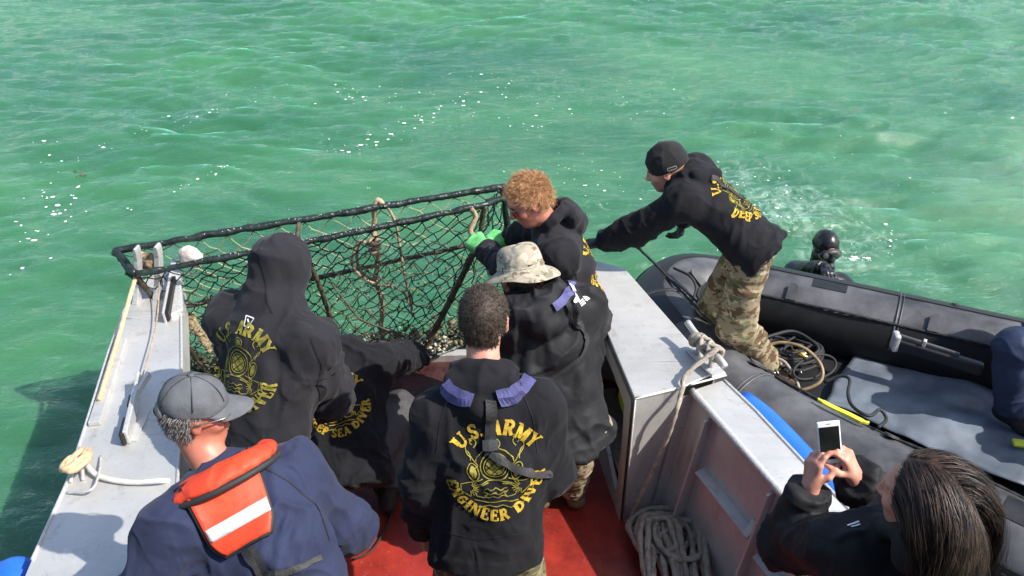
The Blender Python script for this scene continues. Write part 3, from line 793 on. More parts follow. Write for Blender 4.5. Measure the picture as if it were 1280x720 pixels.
# ---- heap of rope on the deck
def rope_heap():
    c = at(828, 655, z=0.06); pts = []
    rnd = random.Random(4)
    t = 0.0
    for k in range(150):                 # figure of loose loops, growing layer by layer
        t += 0.55
        lay = k / 150
        r = 0.10 + 0.035 * math.sin(t * 0.31 + 1) + rnd.uniform(-.015, .015)
        cx, cy = c[0] + 0.05 * math.sin(k * .23), c[1] - 0.12 * lay + 0.05 * math.cos(k * .19)
        pts.append(A(cx + r * 0.95 * math.cos(t), cy + r * 1.0 * math.sin(t), 0.02 + 0.12 * lay + 0.012 * math.sin(t * 1.7)))
    # long bights falling aft, side by side
    for k in range(9):
        x0 = c[0] - 0.13 + 0.035 * k
        ya, yb = c[1] - 0.10 + rnd.uniform(-.02, .02), c[1] - 0.62 - rnd.uniform(0, .12)
        z0 = 0.10
        x0 += rnd.uniform(-.03, .03); ya += rnd.uniform(-.05, .05); z0 += rnd.uniform(-.02, .05)
        pts += [A(x0, ya, z0 + .02), A(x0 - .012 + 0.05 * math.sin(k * 2.1), (ya + yb) / 2 + rnd.uniform(-.06, .06), 0.06 + rnd.uniform(0, .04)), A(x0 + .0, yb, 0.02), A(x0 + .022, yb - 0.03, 0.02), A(x0 + .034 + rnd.uniform(-.01, .02), yb + .05, 0.03), A(x0 + .02 + rnd.uniform(-.04, .04), (ya + yb) / 2 + rnd.uniform(-.06, .06), 0.075 + rnd.uniform(0, .04)), A(x0 + .026, ya, z0 + .035)]
    return pts
hp2 = rope('rope_heap', rope_heap(), 0.0140, M['rope'], None, loc=at(828, 655, z=0), step=0.014)
tag(hp2, 'loose heap of grey rope on red deck by locker', 'rope')
# small red and green plate beside the heap
pl = empty('painted_plate', at(868, 690, z=0.0), 'small red and green painted plate beside the rope heap', 'plate')
mb = MB(); q = [at(855, 652, z=.12), at(884, 690, z=.06), at(880, 692, z=.0), at(868, 684, z=.04)]
mb.hexa([p - A(.0, .012, 0) for p in q], q); mb.build('red_side', M['red_plate'], pl)
mb = MB(); q = [at(860, 648, z=.14), at(886, 674, z=.10), at(885, 688, z=.065), at(858, 652, z=.12)]
mb.hexa([p - A(-.004, .012, 0) for p in q], [p + A(.02, .0, 0) for p in q]); mb.build('green_side', M['green_plate'], pl)
# lines on the wide gunwale
o = tube('boat_pole', resample([at(178, 316, y=3.84), at(150, 415, z=GZ + .035), at(124, 500, z=GZ + .03)], .05), [0.011] * len(resample([at(178, 316, y=3.84), at(150, 415, z=GZ + .035), at(124, 500, z=GZ + .03)], .05)), M['rope_tan'], None, 8, loc=at(124, 500, z=GZ))
tag(o, 'long pale tan pole lying along the left gunwale edge', 'pole')
o = tube('control_line', smooth_path([at(171, 492, z=GZ + .06), at(184, 450, z=GZ + .05), at(196, 400, z=GZ + .05), at(199, 350, z=GZ + .10), at(197, 318, y=3.78)], .03), 0.0035, M['rope_brown'], None, 6, loc=at(171, 492, z=GZ))
tag(o, 'thin brown line running from the folding cleat forward', 'rope')
lp = []
cR = at(98, 582, z=GZ + .03)
for k in range(40):
    t = k / 39 * 2 * math.pi * 2.4
    lp.append(cR + A(0.035 * math.cos(t) + 0.01 * math.sin(t * .4), 0.07 * math.sin(t), 0.01 + 0.035 * (0.5 + 0.5 * math.cos(t + 1)) + 0.008 * math.sin(t * .7)))
o = rope('rope_loop', lp, 0.012, M['rope_tan'], None, loc=cR)
tag(o, 'short tan rope looped round the gunwale handle', 'rope')
o = tube('pale_hose', smooth_path([at(104, 575, z=GZ + .03), at(118, 592, z=GZ + .02), at(140, 600, z=GZ + .014), at(170, 603, z=GZ + .014), at(205, 601, z=GZ + .014), at(218, 606, z=GZ - .1), at(226, 640, z=.4)], .02), 0.0105, M['rope_white'], None, 10, loc=at(140, 600, z=GZ))
tag(o, 'pale rope curving across the left gunwale behind the capped man', 'rope')
# dark cord on the deck
o = tube('deck_cord', smooth_path([at(470, 612, z=.01), at(488, 640, z=.01), at(478, 668, z=.01), at(462, 690, z=.01), at(440, 700, z=.01)], .02), .006, M['rope_black'], None, 6, loc=at(470, 640, z=0))
tag(o, 'thin black cord lying on the sunlit red deck', 'cord')

# ------------------------------------------------------------------ the black inflatable
rib = empty('inflatable_boat', (2.0, 3.9, 0), 'black inflatable boat tied alongside with grey worn tubes', 'boat')
TZ, TR = 0.12, 0.245
tp = [(3.9, 1.15), (2.95, 2.0), (2.18, 2.70), (1.62, 3.20), (1.24, 3.62), (1.0, 4.05), (0.93, 4.42), (1.10, 4.70), (1.42, 4.72), (1.86, 4.54), (2.90, 4.07), (3.9, 3.62), (4.8, 3.2)]
tpath = smooth_path([A(x, y, TZ + (0.05 if 0.9 < x < 1.3 and y > 3.9 else 0.0)) for x, y in tp], 0.05)
V, F = tube_mesh(tpath, TR, 28)
mesh_obj('tube', V, F, M['tube'], rib)
Tn = np.gradient(tpath, axis=0); Tn /= np.linalg.norm(Tn, axis=1)[:, None]
def tube_pt(i, ang, r=TR):
    """point on the tube: ang 0 = outward, 90 = top, 180 = inboard"""
    d = Tn[i]; out = unit(A(-d[1], d[0], 0)) ; a = math.radians(ang)
    return tpath[i] + r * (out * math.cos(a) + A(0, 0, 1) * math.sin(a))
ctr = A(2.6, 3.3, 0)
sgn = 1.0 if np.dot(A(-Tn[len(Tn) // 2][1], Tn[len(Tn) // 2][0], 0), tpath[len(tpath) // 2] - ctr) > 0 else -1.0
def tube_pt(i, ang, r=TR):
    d = Tn[i]; out = sgn * unit(A(-d[1], d[0], 0)); a = math.radians(ang)
    return tpath[i] + r * (out * math.cos(a) + A(0, 0, 1) * math.sin(a))
N_ = len(tpath)
def strip(i0, i1, a0, a1, r, name, mat, n=6):
    V = []; F = []
    for i in range(i0, i1):
        for k in range(n + 1): V.append(tube_pt(i, a0 + (a1 - a0) * k / n, r))
    for i in range(i1 - i0 - 1):
        for k in range(n): F.append((i * (n + 1) + k, i * (n + 1) + k + 1, (i + 1) * (n + 1) + k + 1, (i + 1) * (n + 1) + k))
    return mesh_obj(name, V, F, mat, rib)
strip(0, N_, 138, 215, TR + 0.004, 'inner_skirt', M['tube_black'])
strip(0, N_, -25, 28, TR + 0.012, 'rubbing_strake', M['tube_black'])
strip(N_ // 2 - 6, N_, 29, 84, TR + 0.006, 'outer_band', M['black_rubber'])
# seam bands, lifeline and its patches
def arc_len(i): return i * 0.05
far0 = N_ // 2
def seam(i):
    for k in (0, 1):
        strip(i + k * 1, i + k * 1 + 1, 0, 1, TR, 'x', None) if False else None
    pth = [tube_pt(i, a, TR + 0.003) for a in range(-20, 175, 8)]
    tube('seam', pth, 0.006, M['tube'], rib, 5)
    pth = [tube_pt(i, a, TR + 0.003) + Tn[i] * 0.02 for a in range(-20, 175, 8)]
    tube('seam', pth, 0.004, M['tube'], rib, 5)
for i in range(4, N_ - 2, 17): seam(i)
def lifeline(i0, i1, ang):
    pts = []
    for i in range(i0, i1):
        sag = 0.012 * math.sin((i - i0) / 15.0 * math.pi) ** 2
        pts.append(tube_pt(i, ang, TR + 0.016 - sag))
    rope('lifeline', pts, 0.0085, M['rope_black'], rib, step=0.012)
lifeline(far0 - 2, N_ - 4, 136)
lifeline(8, far0 - 12, 136)
lifeline(8, far0 - 8, 20)
def tab(i, ang):
    c = tube_pt(i, ang, TR + 0.006); d = Tn[i]; up = unit(tube_pt(i, ang - 6) - tube_pt(i, ang + 6)); nn = unit(c - tpath[i])
    pts = []
    for k in range(13):
        a = math.pi * k / 12; pts.append(c + d * 0.028 * math.cos(a) + up * (0.05 + 0.03 * math.sin(a)))
    pts += [c - d * 0.03 - up * 0.03, c + d * 0.03 - up * 0.03]
    V = [p for p in pts] + [p + nn * 0.012 for p in pts]; n = len(pts)
    F = [tuple(range(n, 2 * n)), tuple(range(n))[::-1]] + [(k, (k + 1) % n, n + (k + 1) % n, n + k) for k in range(n)]
    mesh_obj('lifeline_patch', V, F, M['tube'], rib, False)
for i in list(range(far0 + 6, N_ - 4, 16)) + list(range(10, far0 - 14, 16)): tab(i, 128)
# carrying handle strip (oar clamp) on the inner side
a = at(1118, 428, z=0.30); b = at(1228, 462, z=0.28)
mb = MB(); mb.bar(a, b, 0.05, 0.075); bevel(mb.build('oar_holder', M['black_rubber'], rib), 0.015, 3)
mb = MB(); mb.bar(a + A(0, 0.0, .05), a + (b - a) * .72 + A(0, 0, .045), 0.02, 0.03); bevel(mb.build('oar_holder_edge', M['tube'], rib), 0.008, 2)
mb = MB(); mb.bar(a + (b - a) * .30 + A(0, 0, .05), a + (b - a) * .34 + A(0, 0, .05), 0.03, 0.05); bevel(mb.build('oar_clip', M['weld'], rib), 0.004)
mb = MB(); mb.bar(a + A(-.015, .0, .01), a + A(.02, -.004, .01), 0.07, 0.11); bevel(mb.build('oar_clip', M['weld'], rib), 0.012)
# air valves and repair patches
for i in (far0 + 14, far0 + 40, far0 + 58):
    c = tube_pt(i, 70, TR); nn = unit(c - tpath[i])
    V, F = tube_mesh([c - nn * .004, c + nn * .006, c + nn * .0065, c + nn * .012], [.034, .034, .020, .018], 16); mesh_obj('air_valve', V, F, M['black_rubber'], rib, False)
for i, a0, a1, w in ((far0 + 24, 70, 104, 5), (far0 + 47, 84, 122, 4), (30, 60, 96, 5), (44, 74, 110, 4)):
    strip(i, i + w, a0, a1, TR + .003, 'repair_patch', M['black_rubber'])
# floor
fl = [(0.98, 4.4), (1.24, 3.65), (1.62, 3.22), (2.18, 2.72), (2.95, 2.02), (3.9, 1.2), (4.8, 3.2), (2.9, 4.07), (1.86, 4.54), (1.3, 4.68)]
mb = MB(); mb.prism([(x, y) for x, y in fl], -0.06, -0.005); mb.build('floor_board', M['black_rubber'], rib)
# blue-grey sheet lying over the floor, creased
def sheet():
    c = px([(1048, 478), (1062, 437), (1150, 448), (1300, 500), (1420, 560), (1400, 640), (1300, 606), (1150, 545), (1085, 520)], 0.06)
    b0, b1, b2, b3 = at(1030, 505, z=.05), at(1072, 434, z=.05), at(1420, 548, z=.05), at(1360, 640, z=.05)
    V = []; n, m = 60, 26
    for i in range(n):
        for j in range(m):
            s, t = i / (n - 1), j / (m - 1)
            p = (b0 * (1 - s) + b3 * s) * (1 - t) + (b1 * (1 - s) + b2 * s) * t
            q = A(p[0] * 3, p[1] * 3, 0)
            h = 0.05 + 0.035 * vnoise(q) + 0.018 * abs(vnoise(q * A(1.2, 3.4, 1) + 4)) + 0.006 * vnoise(q * 5) + 0.03 * max(0, 0.12 - min(t, 1 - t))
            p = A(p[0] + 0.02 * vnoise(q * 2 + 7), p[1] + 0.02 * vnoise(q * 2 + 3), h); V.append(p)
    F = [(i * m + j, (i + 1) * m + j, (i + 1) * m + j + 1, i * m + j + 1) for i in range(n - 1) for j in range(m - 1)]
    o = mesh_obj('floor_sheet', V, F, M['tarp'], None, True, loc=at(1180, 520, z=0.05))
    sm = o.modifiers.new('thick', 'SOLIDIFY'); sm.thickness = 0.008
    tag(o, 'creased blue-grey sheet spread on the inflatable boat floor', 'sheet')
sheet()
# diving umbilical and gear coiled on the floor
hs = []
c = at(985, 452, z=0.08)
for k in range(70):
    t = k * 0.42
    r = 0.17 - 0.0006 * k
    hs.append(c + A(r * 1.15 * math.cos(t) + 0.015 * math.sin(k * .9), r * 0.8 * math.sin(t) + 0.012 * math.cos(k * 1.3), 0.03 + 0.0016 * k + 0.012 * math.sin(t * .73)))
o = tube('umbilical_coil', smooth_path(hs, 0.02), 0.010, M['rope_black'], None, 8, loc=c); tag(o, 'tangled black dive hose coiled in the inflatable boat', 'hose')
h2 = [at(952, 436, z=.22), at(975, 428, z=.27), at(1005, 435, z=.28), at(1026, 456, z=.24), at(1026, 476, z=.18), at(1005, 487, z=.13), at(990, 486, z=.12)]
o = tube('tan_hose', smooth_path(h2, 0.02), 0.0095, M['hose_tan'], None, 10, loc=at(1000, 460, z=.05)); tag(o, 'single tan hose arching over the black hose coil', 'hose')
h3 = [at(960, 446, z=.2), at(980, 452, z=.2), at(995, 475, z=.17), at(1000, 490, z=.13)]
o = tube('grey_hose', smooth_path(h3, 0.02), 0.009, M['rope'], None, 8, loc=at(980, 460, z=.05)); tag(o, 'thin grey hose beside the diver camouflage boot', 'hose')
fa, fb = at(990, 437, z=.2), at(1010, 448, z=.2)
o = tube('brass_fitting', [fa, fa + (fb - fa) * .2, fa + (fb - fa) * .22, fa + (fb - fa) * .75, fa + (fb - fa) * .78, fb], [.008, .008, .016, .02, .012, .012], M['brass'], None, 10, loc=fa); tag(o, 'brass hose fitting lying on the coiled dive hose', 'fitting')
for lab, (u0, v0), rr, ph in (('thin black hose looped at the leaning man boot', (962, 452), .12, .3), ('black hose loop under the brass fitting', (1000, 446), .10, 1.7), ('black hose ends trailing towards the grey sheet', (1012, 470), .11, 2.9)):
    c_ = at(u0, v0, z=.12); q_ = []
    for k in range(26):
        t = ph + k * .46; r_ = rr * (1 + .35 * math.sin(k * .7 + ph)); q_.append(c_ + A(r_ * math.cos(t), .75 * r_ * math.sin(t * 1.07), .05 + .05 * math.sin(t * .6 + ph)))
    o = tube('dive_hose', smooth_path(q_, .02), .0075, M['rope_black'], None, 7, loc=c_); tag(o, lab, 'hose')
for k in range(9):
    u, v = 962 + RNG.uniform(0, 50), 440 + RNG.uniform(0, 40)
    p = at(u, v, z=.17); q = p + A(*(RNG.uniform(-1, 1, 3) * A(.05, .05, .01)))
    o = tube('hose_clip', [p, (p + q) / 2, q], [.006, .009, .006], M['frame_metal'], None, 8, loc=p); tag(o, 'small metal hose clip among the tangled dive hoses', 'clip', 'hose clips on the dive hoses')
# yellow strap and black hose on the near tube
ys = [at(1022, 500, z=.37), at(1040, 510, z=.375), at(1060, 519, z=.375), at(1078, 528, z=.375), at(1086, 530, z=.37)]
V = []; F = []
ysp = smooth_path(ys, .02)
for i, p in enumerate(ysp):
    w = 0.013 * (1 if 1 < i < len(ysp) - 2 else .5)
    V += [p + A(.55, .83, 0) * w, p - A(.55, .83, 0) * w, p - A(.55, .83, 0) * w + A(0, 0, .012), p + A(.55, .83, 0) * w + A(0, 0, .012)]
for i in range(len(ysp) - 1):
    for j in range(4): F.append((4 * i + j, 4 * i + (j + 1) % 4, 4 * i + 4 + (j + 1) % 4, 4 * i + 4 + j))
F += [(0, 1, 2, 3), tuple(4 * (len(ysp) - 1) + k for k in (3, 2, 1, 0))]
o = mesh_obj('yellow_strap', V, F, M['yellow'], None, False, loc=ys[0]); tag(o, 'yellow strap lying along the near inflatable tube', 'strap')
o = tube('black_hose', smooth_path([at(1030, 478, z=.30), at(1050, 470, z=.34), at(1062, 474, z=.35), at(1060, 492, z=.35), at(1066, 508, z=.37), at(1086, 520, z=.38), at(1100, 512, z=.36), at(1108, 524, z=.33), at(1098, 534, z=.36)], .02), .009, M['rope_black'], None, 8, loc=ys[0]); tag(o, 'black hose snaking from the coil onto the near tube', 'hose')
mb = MB(); p = at(1266, 553, z=.10); mb.bar(p, p + A(.10, -.02, 0), .05, .02); o = bevel(mb.build('yellow_tool', M['yellow'], None, loc=p), .006); tag(o, 'small yellow flat tool lying on the blue-grey sheet', 'tool')
# painter from inflatable's bow to the workboat
o = rope('painter_line', [tube_pt(far0 - 12, 110, TR + .02), at(800, 312, z=.62), at(772, 307, z=.74), at(752, 306, z=.785)], .008, M['rope_black'], None, loc=at(790, 330, z=.4), step=.012); tag(o, 'black painter line from inflatable bow to the locker', 'rope')
o = tube('bow_strap', smooth_path([at(828, 346, z=.40), at(848, 356, z=.44), at(870, 376, z=.42), at(890, 396, z=.36), at(905, 410, z=.3)], .02), .008, M['rope_black'], rib, 8)
o = tube('bow_handle', smooth_path([at(842, 335, z=.46), at(862, 345, z=.47), at(870, 360, z=.42), at(862, 385, z=.39)], .02), .008, M['rope_black'], rib, 8)

# ------------------------------------------------------------------ the trap
cage = empty('fish_trap', (-1.0, 4.2, 0.0), 'dark fouled steel trap with green netting hauled over the bow', 'trap')
LB, RB = at(147, 312, z=1.00), at(627, 234, z=1.10)          # back top bar
LF, RF = at(170, 343, z=0.95), at(606, 256, z=1.08)          # front top bar
lf0, rf0 = at(262, 470, z=0.04), at(524, 452, z=0.05)        # front bottom corners
lb0, rb0 = A(LB[0] + .05, LB[1] + .28, 0.02), A(RB[0] + .02, RB[1] + .12, 0.05)
def rough_bar(name, pts, r, mat, seed=0):
    path = resample(pts, 0.02)
    n = len(path)
    rr = r * (1 + 0.16 * vnoise(np.stack([np.arange(n) * .45 + seed, np.zeros(n) + seed, np.zeros(n)], -1)) + 0.08 * vnoise(np.stack([np.arange(n) * 1.3 + seed, np.zeros(n) + 3, np.zeros(n)], -1)))
    path = path + 0.0035 * np.stack([vnoise(np.stack([np.arange(n) * .3, np.full(n, k + seed), np.zeros(n)], -1)) for k in range(3)], -1)
    return tube(name, path, rr, mat, cage, 9)
rough_bar('frame_bar', smooth_path([LF, (LF + LB) / 2 + A(-.0, -.01, 0), LB + A(0.01, -.03, 0), LB + A(.06, .01, .002), LB + (RB - LB) * .5, RB - (RB - LB) * .03, RB + A(0, -.02, -.01), RB + A(.02, -.03, -.09), RB + A(.03, .02, -.4), rb0], .03), 0.0195, M['cage_pipe'], 1)
rough_bar('frame_bar', [LF, LF + (RF - LF) * .5 + A(0, 0, -.012), RF, RB + A(0.015, -.03, -.05)], 0.0175, M['cage_pipe'], 2)
rough_bar('side_bar', [LF, lf0], 0.014, M['cage_rust'], 3)
rough_bar('side_bar', [at(600, 300, z=0.86), rf0], 0.0185, M['cage_rust'], 4)
rough_bar('side_bar', [RF, at(600, 300, z=0.86)], 0.012, M['cage_rust'], 5)
pA_, pB_ = LF + (RF - LF) * 0.47, at(428, 445, z=0.06)
pT = LB + (RB - LB) * 0.455
rough_bar('side_bar', [pT, at(372, 296, z=1.0), at(398, 352, z=.68), pB_], 0.013, M['cage_rust'], 6)
rough_bar('mid_bar', [at(212, 388, z=.62), at(300, 367, z=.63), at(398, 347, z=.66), at(500, 325, z=.70), at(598, 304, z=.80)], 0.013, M['cage_rust'], 7)
rough_bar('bottom_bar', [lf0, pB_, rf0], 0.016, M['cage_rust'], 8)
rough_bar('bottom_bar', [lb0, rb0], 0.016, M['cage_pipe'], 9)
rough_bar('bottom_bar', [rf0, rb0], 0.016, M['cage_pipe'], 10)
rough_bar('bottom_bar', [lf0, lb0], 0.016, M['cage_pipe'], 11)
rough_bar('brace_bar', [at(505, 420, z=.3), at(450, 400, z=.45), at(412, 352, z=.66)], 0.006, M['cage_rust'], 12)
hoop = [at(448, 300, z=.9), at(440, 330, z=.75), at(462, 352, z=.62), at(500, 362, z=.5), at(512, 380, z=.4)]
def net(name, q, nu, nv, r, mat, sag, seed, irr=0.018):
    """diamond netting over the four-sided panel q (00, 10, 11, 01)"""
    rnd = np.random.default_rng(seed)
    P = {}
    def pt(i, j):
        if (i, j) not in P:
            s, t = min(max(i / (2 * nu), 0), 1), j / (2 * nv)
            p = (q[0] * (1 - s) + q[1] * s) * (1 - t) + (q[3] * (1 - s) + q[2] * s) * t
            w = math.sin(math.pi * s) * math.sin(math.pi * min(1, t))
            n = unit(np.cross(q[1] - q[0], q[3] - q[0]))
            e = 1.0 if 0 < i < 2 * nu and 0 < j < 2 * nv else 0.0
            P[(i, j)] = p + n * sag * w + e * rnd.normal(0, irr, 3) * A(1, .6, 1) + A(0, 0, -0.03 * w)
        return P[(i, j)]
    VV = []; FF = []
    def cord(a, b):
        mid = (a + b) / 2 + rnd.normal(0, .004, 3) + A(0, 0, -.006)
        V, F = tube_mesh(np.array([a, mid, b]), r, 4, caps=False)
        o = len(VV); VV.extend(V.tolist()); FF.extend([tuple(k + o for k in f) for f in F])
    for i in range(0, 2 * nu + 1):
        for j in range(0, 2 * nv):
            if (i + j) % 2 == 0:
                if i + 1 <= 2 * nu: cord(pt(i, j), pt(i + 1, j + 1))
                if i - 1 >= 0: cord(pt(i, j), pt(i - 1, j + 1))
    # knots
    for (i, j), p in P.items():
        if rnd.random() < 0.8:
            s = r * rnd.uniform(1.5, 2.6); o = len(VV)
            VV.extend([(p + d * s).tolist() for d in (A(1, 0, 0), A(-1, 0, 0), A(0, 1, 0), A(0, -1, 0), A(0, 0, 1), A(0, 0, -1))])
            FF.extend([(o, o + 2, o + 4), (o + 2, o + 1, o + 4), (o + 1, o + 3, o + 4), (o + 3, o, o + 4), (o + 2, o, o + 5), (o + 1, o + 2, o + 5), (o + 3, o + 1, o + 5), (o, o + 3, o + 5)])
    o = mesh_obj(name, VV, FF, mat, cage, False); o['kind'] = 'stuff'
    return o
net('front_netting', [LF, RF, rf0, lf0], 19, 12, 0.0034, M['net'], 0.10, 3, .009)
net('back_netting', [LB + A(0, 0, -.02), RB + A(0, 0, -.02), rb0, lb0], 15, 9, 0.0032, M['net_pale'], -0.05, 5, 0.012)
net('end_netting', [RF, RB, rb0, rf0], 5, 9, 0.0032, M['net'], 0.02, 6)
net('end_netting', [LF, LB, lb0, lf0], 5, 9, 0.0032, M['net'], 0.02, 8)
net('bottom_netting', [lf0, rf0, rb0, lb0], 15, 3, 0.0035, M['net'], -0.05, 9)
# barnacles on the bars and growth at the bottom of the net: lumps nobody would count
def lumps(name, centres, sizes, mat, seed, kind='stuff', parent=cage):
    rnd = np.random.default_rng(seed); VV = []; FF = []
    bm = bmesh.new(); bmesh.ops.create_icosphere(bm, subdivisions=1, radius=1.0)
    bv = np.array([v.co[:] for v in bm.verts]); bf = [tuple(v.index for v in f.verts) for f in bm.faces]; bm.free()
    for c, s in zip(centres, sizes):
        sc_ = s * rnd.uniform(.6, 1.3, 3); o = len(VV)
        v = bv * sc_ * (1 + .25 * rnd.normal(size=(len(bv), 1))) + c
        VV.extend(v.tolist()); FF.extend([tuple(k + o for k in f) for f in bf])
    ob = mesh_obj(name, VV, FF, mat, parent, True); ob['kind'] = kind
    return ob
cs = []; ss = []
for k in range(150):
    t = RNG.random() ** 1.0; a_, b_ = ((LB, RB) if k % 2 else (LF, RF))
    if RNG.random() < 0.5: t = 0.25 + 0.5 * RNG.random()
    cs.append(a_ + (b_ - a_) * t + RNG.normal(0, .004, 3) + A(0, -.009, .012)); ss.append(RNG.uniform(.0015, .0048))
lumps('barnacles', cs, ss, M['barnacle'], 1)
cs = []; ss = []
for k in range(700):
    s, t = RNG.random(), RNG.random() ** .7
    p = (lf0 * (1 - s) + rf0 * s) * (1 - t) + (lb0 * (1 - s) + rb0 * s) * t
    cs.append(p + A(0, 0, abs(RNG.normal(0, .06)))); ss.append(RNG.uniform(.006, .022))
lumps('marine_growth', cs, ss, M['growth'], 2)
cs = []; ss = []
for k in range(620):                     # brown tufts on the netting and rails, thicker towards the bottom
    s, t = RNG.random(), RNG.random() ** .6
    p = (LF * (1 - s) + RF * s) * (1 - t) + (lf0 * (1 - s) + rf0 * s) * t
    n_ = unit(np.cross(RF - LF, lf0 - LF)); p = p + n_ * .10 * math.sin(math.pi * s) * math.sin(math.pi * t) + A(0, 0, -.03 * math.sin(math.pi * s) * math.sin(math.pi * t))
    cs.append(p + RNG.normal(0, .01, 3)); ss.append(RNG.uniform(.002, .0085))
lumps('net_growth', cs, ss, M['growth'], 12)
cs = []; ss = []
for k in range(160):
    s = RNG.random(); p = at(400 + 160 * s, 418 + 18 * RNG.random() + 6 * math.sin(s * 9), z=.10 + .1 * RNG.random())
    cs.append(p); ss.append(RNG.uniform(.004, .014))
lumps('shell_litter', cs, ss, M['barnacle'], 7)
cs = []; ss = []
for k in range(110):
    s = RNG.random(); p = at(234 + 30 * s, 388 + 40 * s + 14 * RNG.random(), z=.55)
    cs.append(p); ss.append(RNG.uniform(.006, .018))
lumps('weed_clump', cs, ss, M['growth'], 4)
# things caught on the trap
def flesh(name, c, R_, mat, label, cat, seed, n=.22):
    rnd = np.random.default_rng(seed)
    bm = bmesh.new(); bmesh.ops.create_icosphere(bm, subdivisions=4, radius=1.0)
    V = np.array([v.co[:] for v in bm.verts]); F = [tuple(v.index for v in f.verts) for f in bm.faces]; bm.free()
    V = V * (1 + n * fbm(V * 2.2 + seed, 3))[:, None] * A(*R_) + c
    o = mesh_obj(name, V, F, mat, None, True, loc=c); tag(o, label, cat); return o
flesh('sea_sponge', at(238, 321, z=.93), (.062, .030, .066), M['pale_disc'], 'pale pinkish round growth stuck on the trap bar', 'growth', 3, .07)
flesh('sea_squirt', at(478, 436, z=.16), (.12, .06, .035), M['pink'], 'pinkish brown growth lying in the trap bottom', 'growth', 5)
flesh('bar_growth', at(188, 328, z=.95), (.055, .035, .045), M['growth'], 'brown clump of growth at the trap bar left end', 'growth', 9)
# hauling rope tied to the trap
k0 = at(469, 305, z=.86)
rp_ = [at(480, 256, z=1.075), at(472, 250, z=1.10), at(468, 262, z=1.05), at(468, 285, z=.93), k0 + A(0, -.02, 0)]
kn = [k0 + A(.022 * math.cos(t), -.02 + .022 * math.sin(t), .04 - t * .0042) for t in np.linspace(0, 18, 40)]
rest = [at(472, 330, z=.72), at(470, 350, z=.60), at(478, 380, z=.42), at(476, 410, z=.22), at(480, 425, z=.14)]
o = rope('hauling_rope', rp_ + kn + rest, 0.0135, M['rope_brown'], None, loc=k0); tag(o, 'brown knotted hauling rope hanging down the trap front', 'rope')
o = rope('rope_bight', [k0 + A(-.02, -.02, 0), at(450, 302, z=.87), at(446, 322, z=.76), at(452, 340, z=.66), at(468, 352, z=.58), at(474, 366, z=.5)], .009, M['rope_brown'], None, loc=k0); tag(o, 'loop of brown rope at the trap knot left side', 'rope')
o = rope('thin_rope', [at(483, 256, z=1.08), at(494, 278, z=.97), at(500, 310, z=.80), at(506, 345, z=.62), at(512, 370, z=.48), at(516, 395, z=.33)], .0075, M['rope_brown'], None, loc=k0); tag(o, 'thinner brown rope hanging behind the hauling rope', 'rope')
o = rope('draped_line', hoop, .007, M['rope_brown'], None, loc=k0); tag(o, 'slack dark line draped across the trap netting', 'rope')
o = rope('fouled_warp', [at(590, 262, z=1.08), at(594, 272, z=1.02), at(588, 290, z=.95), at(598, 300, z=.9)], .014, M['rope_brown'], None, loc=k0); tag(o, 'fouled rope lashing at the trap right end by green glove', 'rope')
# ------------------------------------------------------------------ smooth solid modelling for figures
def cone(a, ra, b, rb, k=0.03, flat=None, cuts=None, sub=False):
    return dict(t='c', a=np.asarray(a, float), b=np.asarray(b, float), ra=ra, rb=rb, k=k, flat=flat, cuts=cuts or [], sub=sub)
def ell(c, R, ax=None, k=0.02, cuts=None, sub=False):
    return dict(t='e', c=np.asarray(c, float), R=np.asarray(R, float), ax=np.eye(3) if ax is None else np.asarray(ax, float), k=k, cuts=cuts or [], sub=sub)
def prim_box(p, pad):
    if p['t'] == 'c':
        lo = np.minimum(p['a'] - p['ra'], p['b'] - p['rb']); hi = np.maximum(p['a'] + p['ra'], p['b'] + p['rb'])
    else:
        e = np.sqrt(((p['ax'].T * p['R'][None]) ** 2).sum(1)); lo, hi = p['c'] - e, p['c'] + e
    return lo - pad, hi + pad
def prim_dist(p, X, Y, Z):
    if p['t'] == 'c':
        a, b = p['a'], p['b']; ba = b - a; L2 = float(ba @ ba) + 1e-12
        px_, py_, pz_ = X - a[0], Y - a[1], Z - a[2]
        h = np.clip((px_ * ba[0] + py_ * ba[1] + pz_ * ba[2]) / L2, 0, 1)
        qx, qy, qz = px_ - h * ba[0], py_ - h * ba[1], pz_ - h * ba[2]
        if p['flat'] is not None:
            f, ratio = p['flat']; s = qx * f[0] + qy * f[1] + qz * f[2]; g = (1 / ratio - 1)
            qx, qy, qz = qx + f[0] * s * g, qy + f[1] * s * g, qz + f[2] * s * g
        d = np.sqrt(qx * qx + qy * qy + qz * qz) - (p['ra'] + (p['rb'] - p['ra']) * h)
    else:
        c, ax, R = p['c'], p['ax'], p['R']
        px_, py_, pz_ = X - c[0], Y - c[1], Z - c[2]
        k0 = 0; k1 = 0
        for i in range(3):
            s = (px_ * ax[i][0] + py_ * ax[i][1] + pz_ * ax[i][2])
            k0 = k0 + (s / R[i]) ** 2; k1 = k1 + (s / R[i] ** 2) ** 2
        k0 = np.sqrt(k0); d = k0 * (k0 - 1) / (np.sqrt(k1) + 1e-9)
    for (pt, n) in p['cuts']:
        d = np.maximum(d, (X - pt[0]) * n[0] + (Y - pt[1]) * n[1] + (Z - pt[2]) * n[2])
    return d
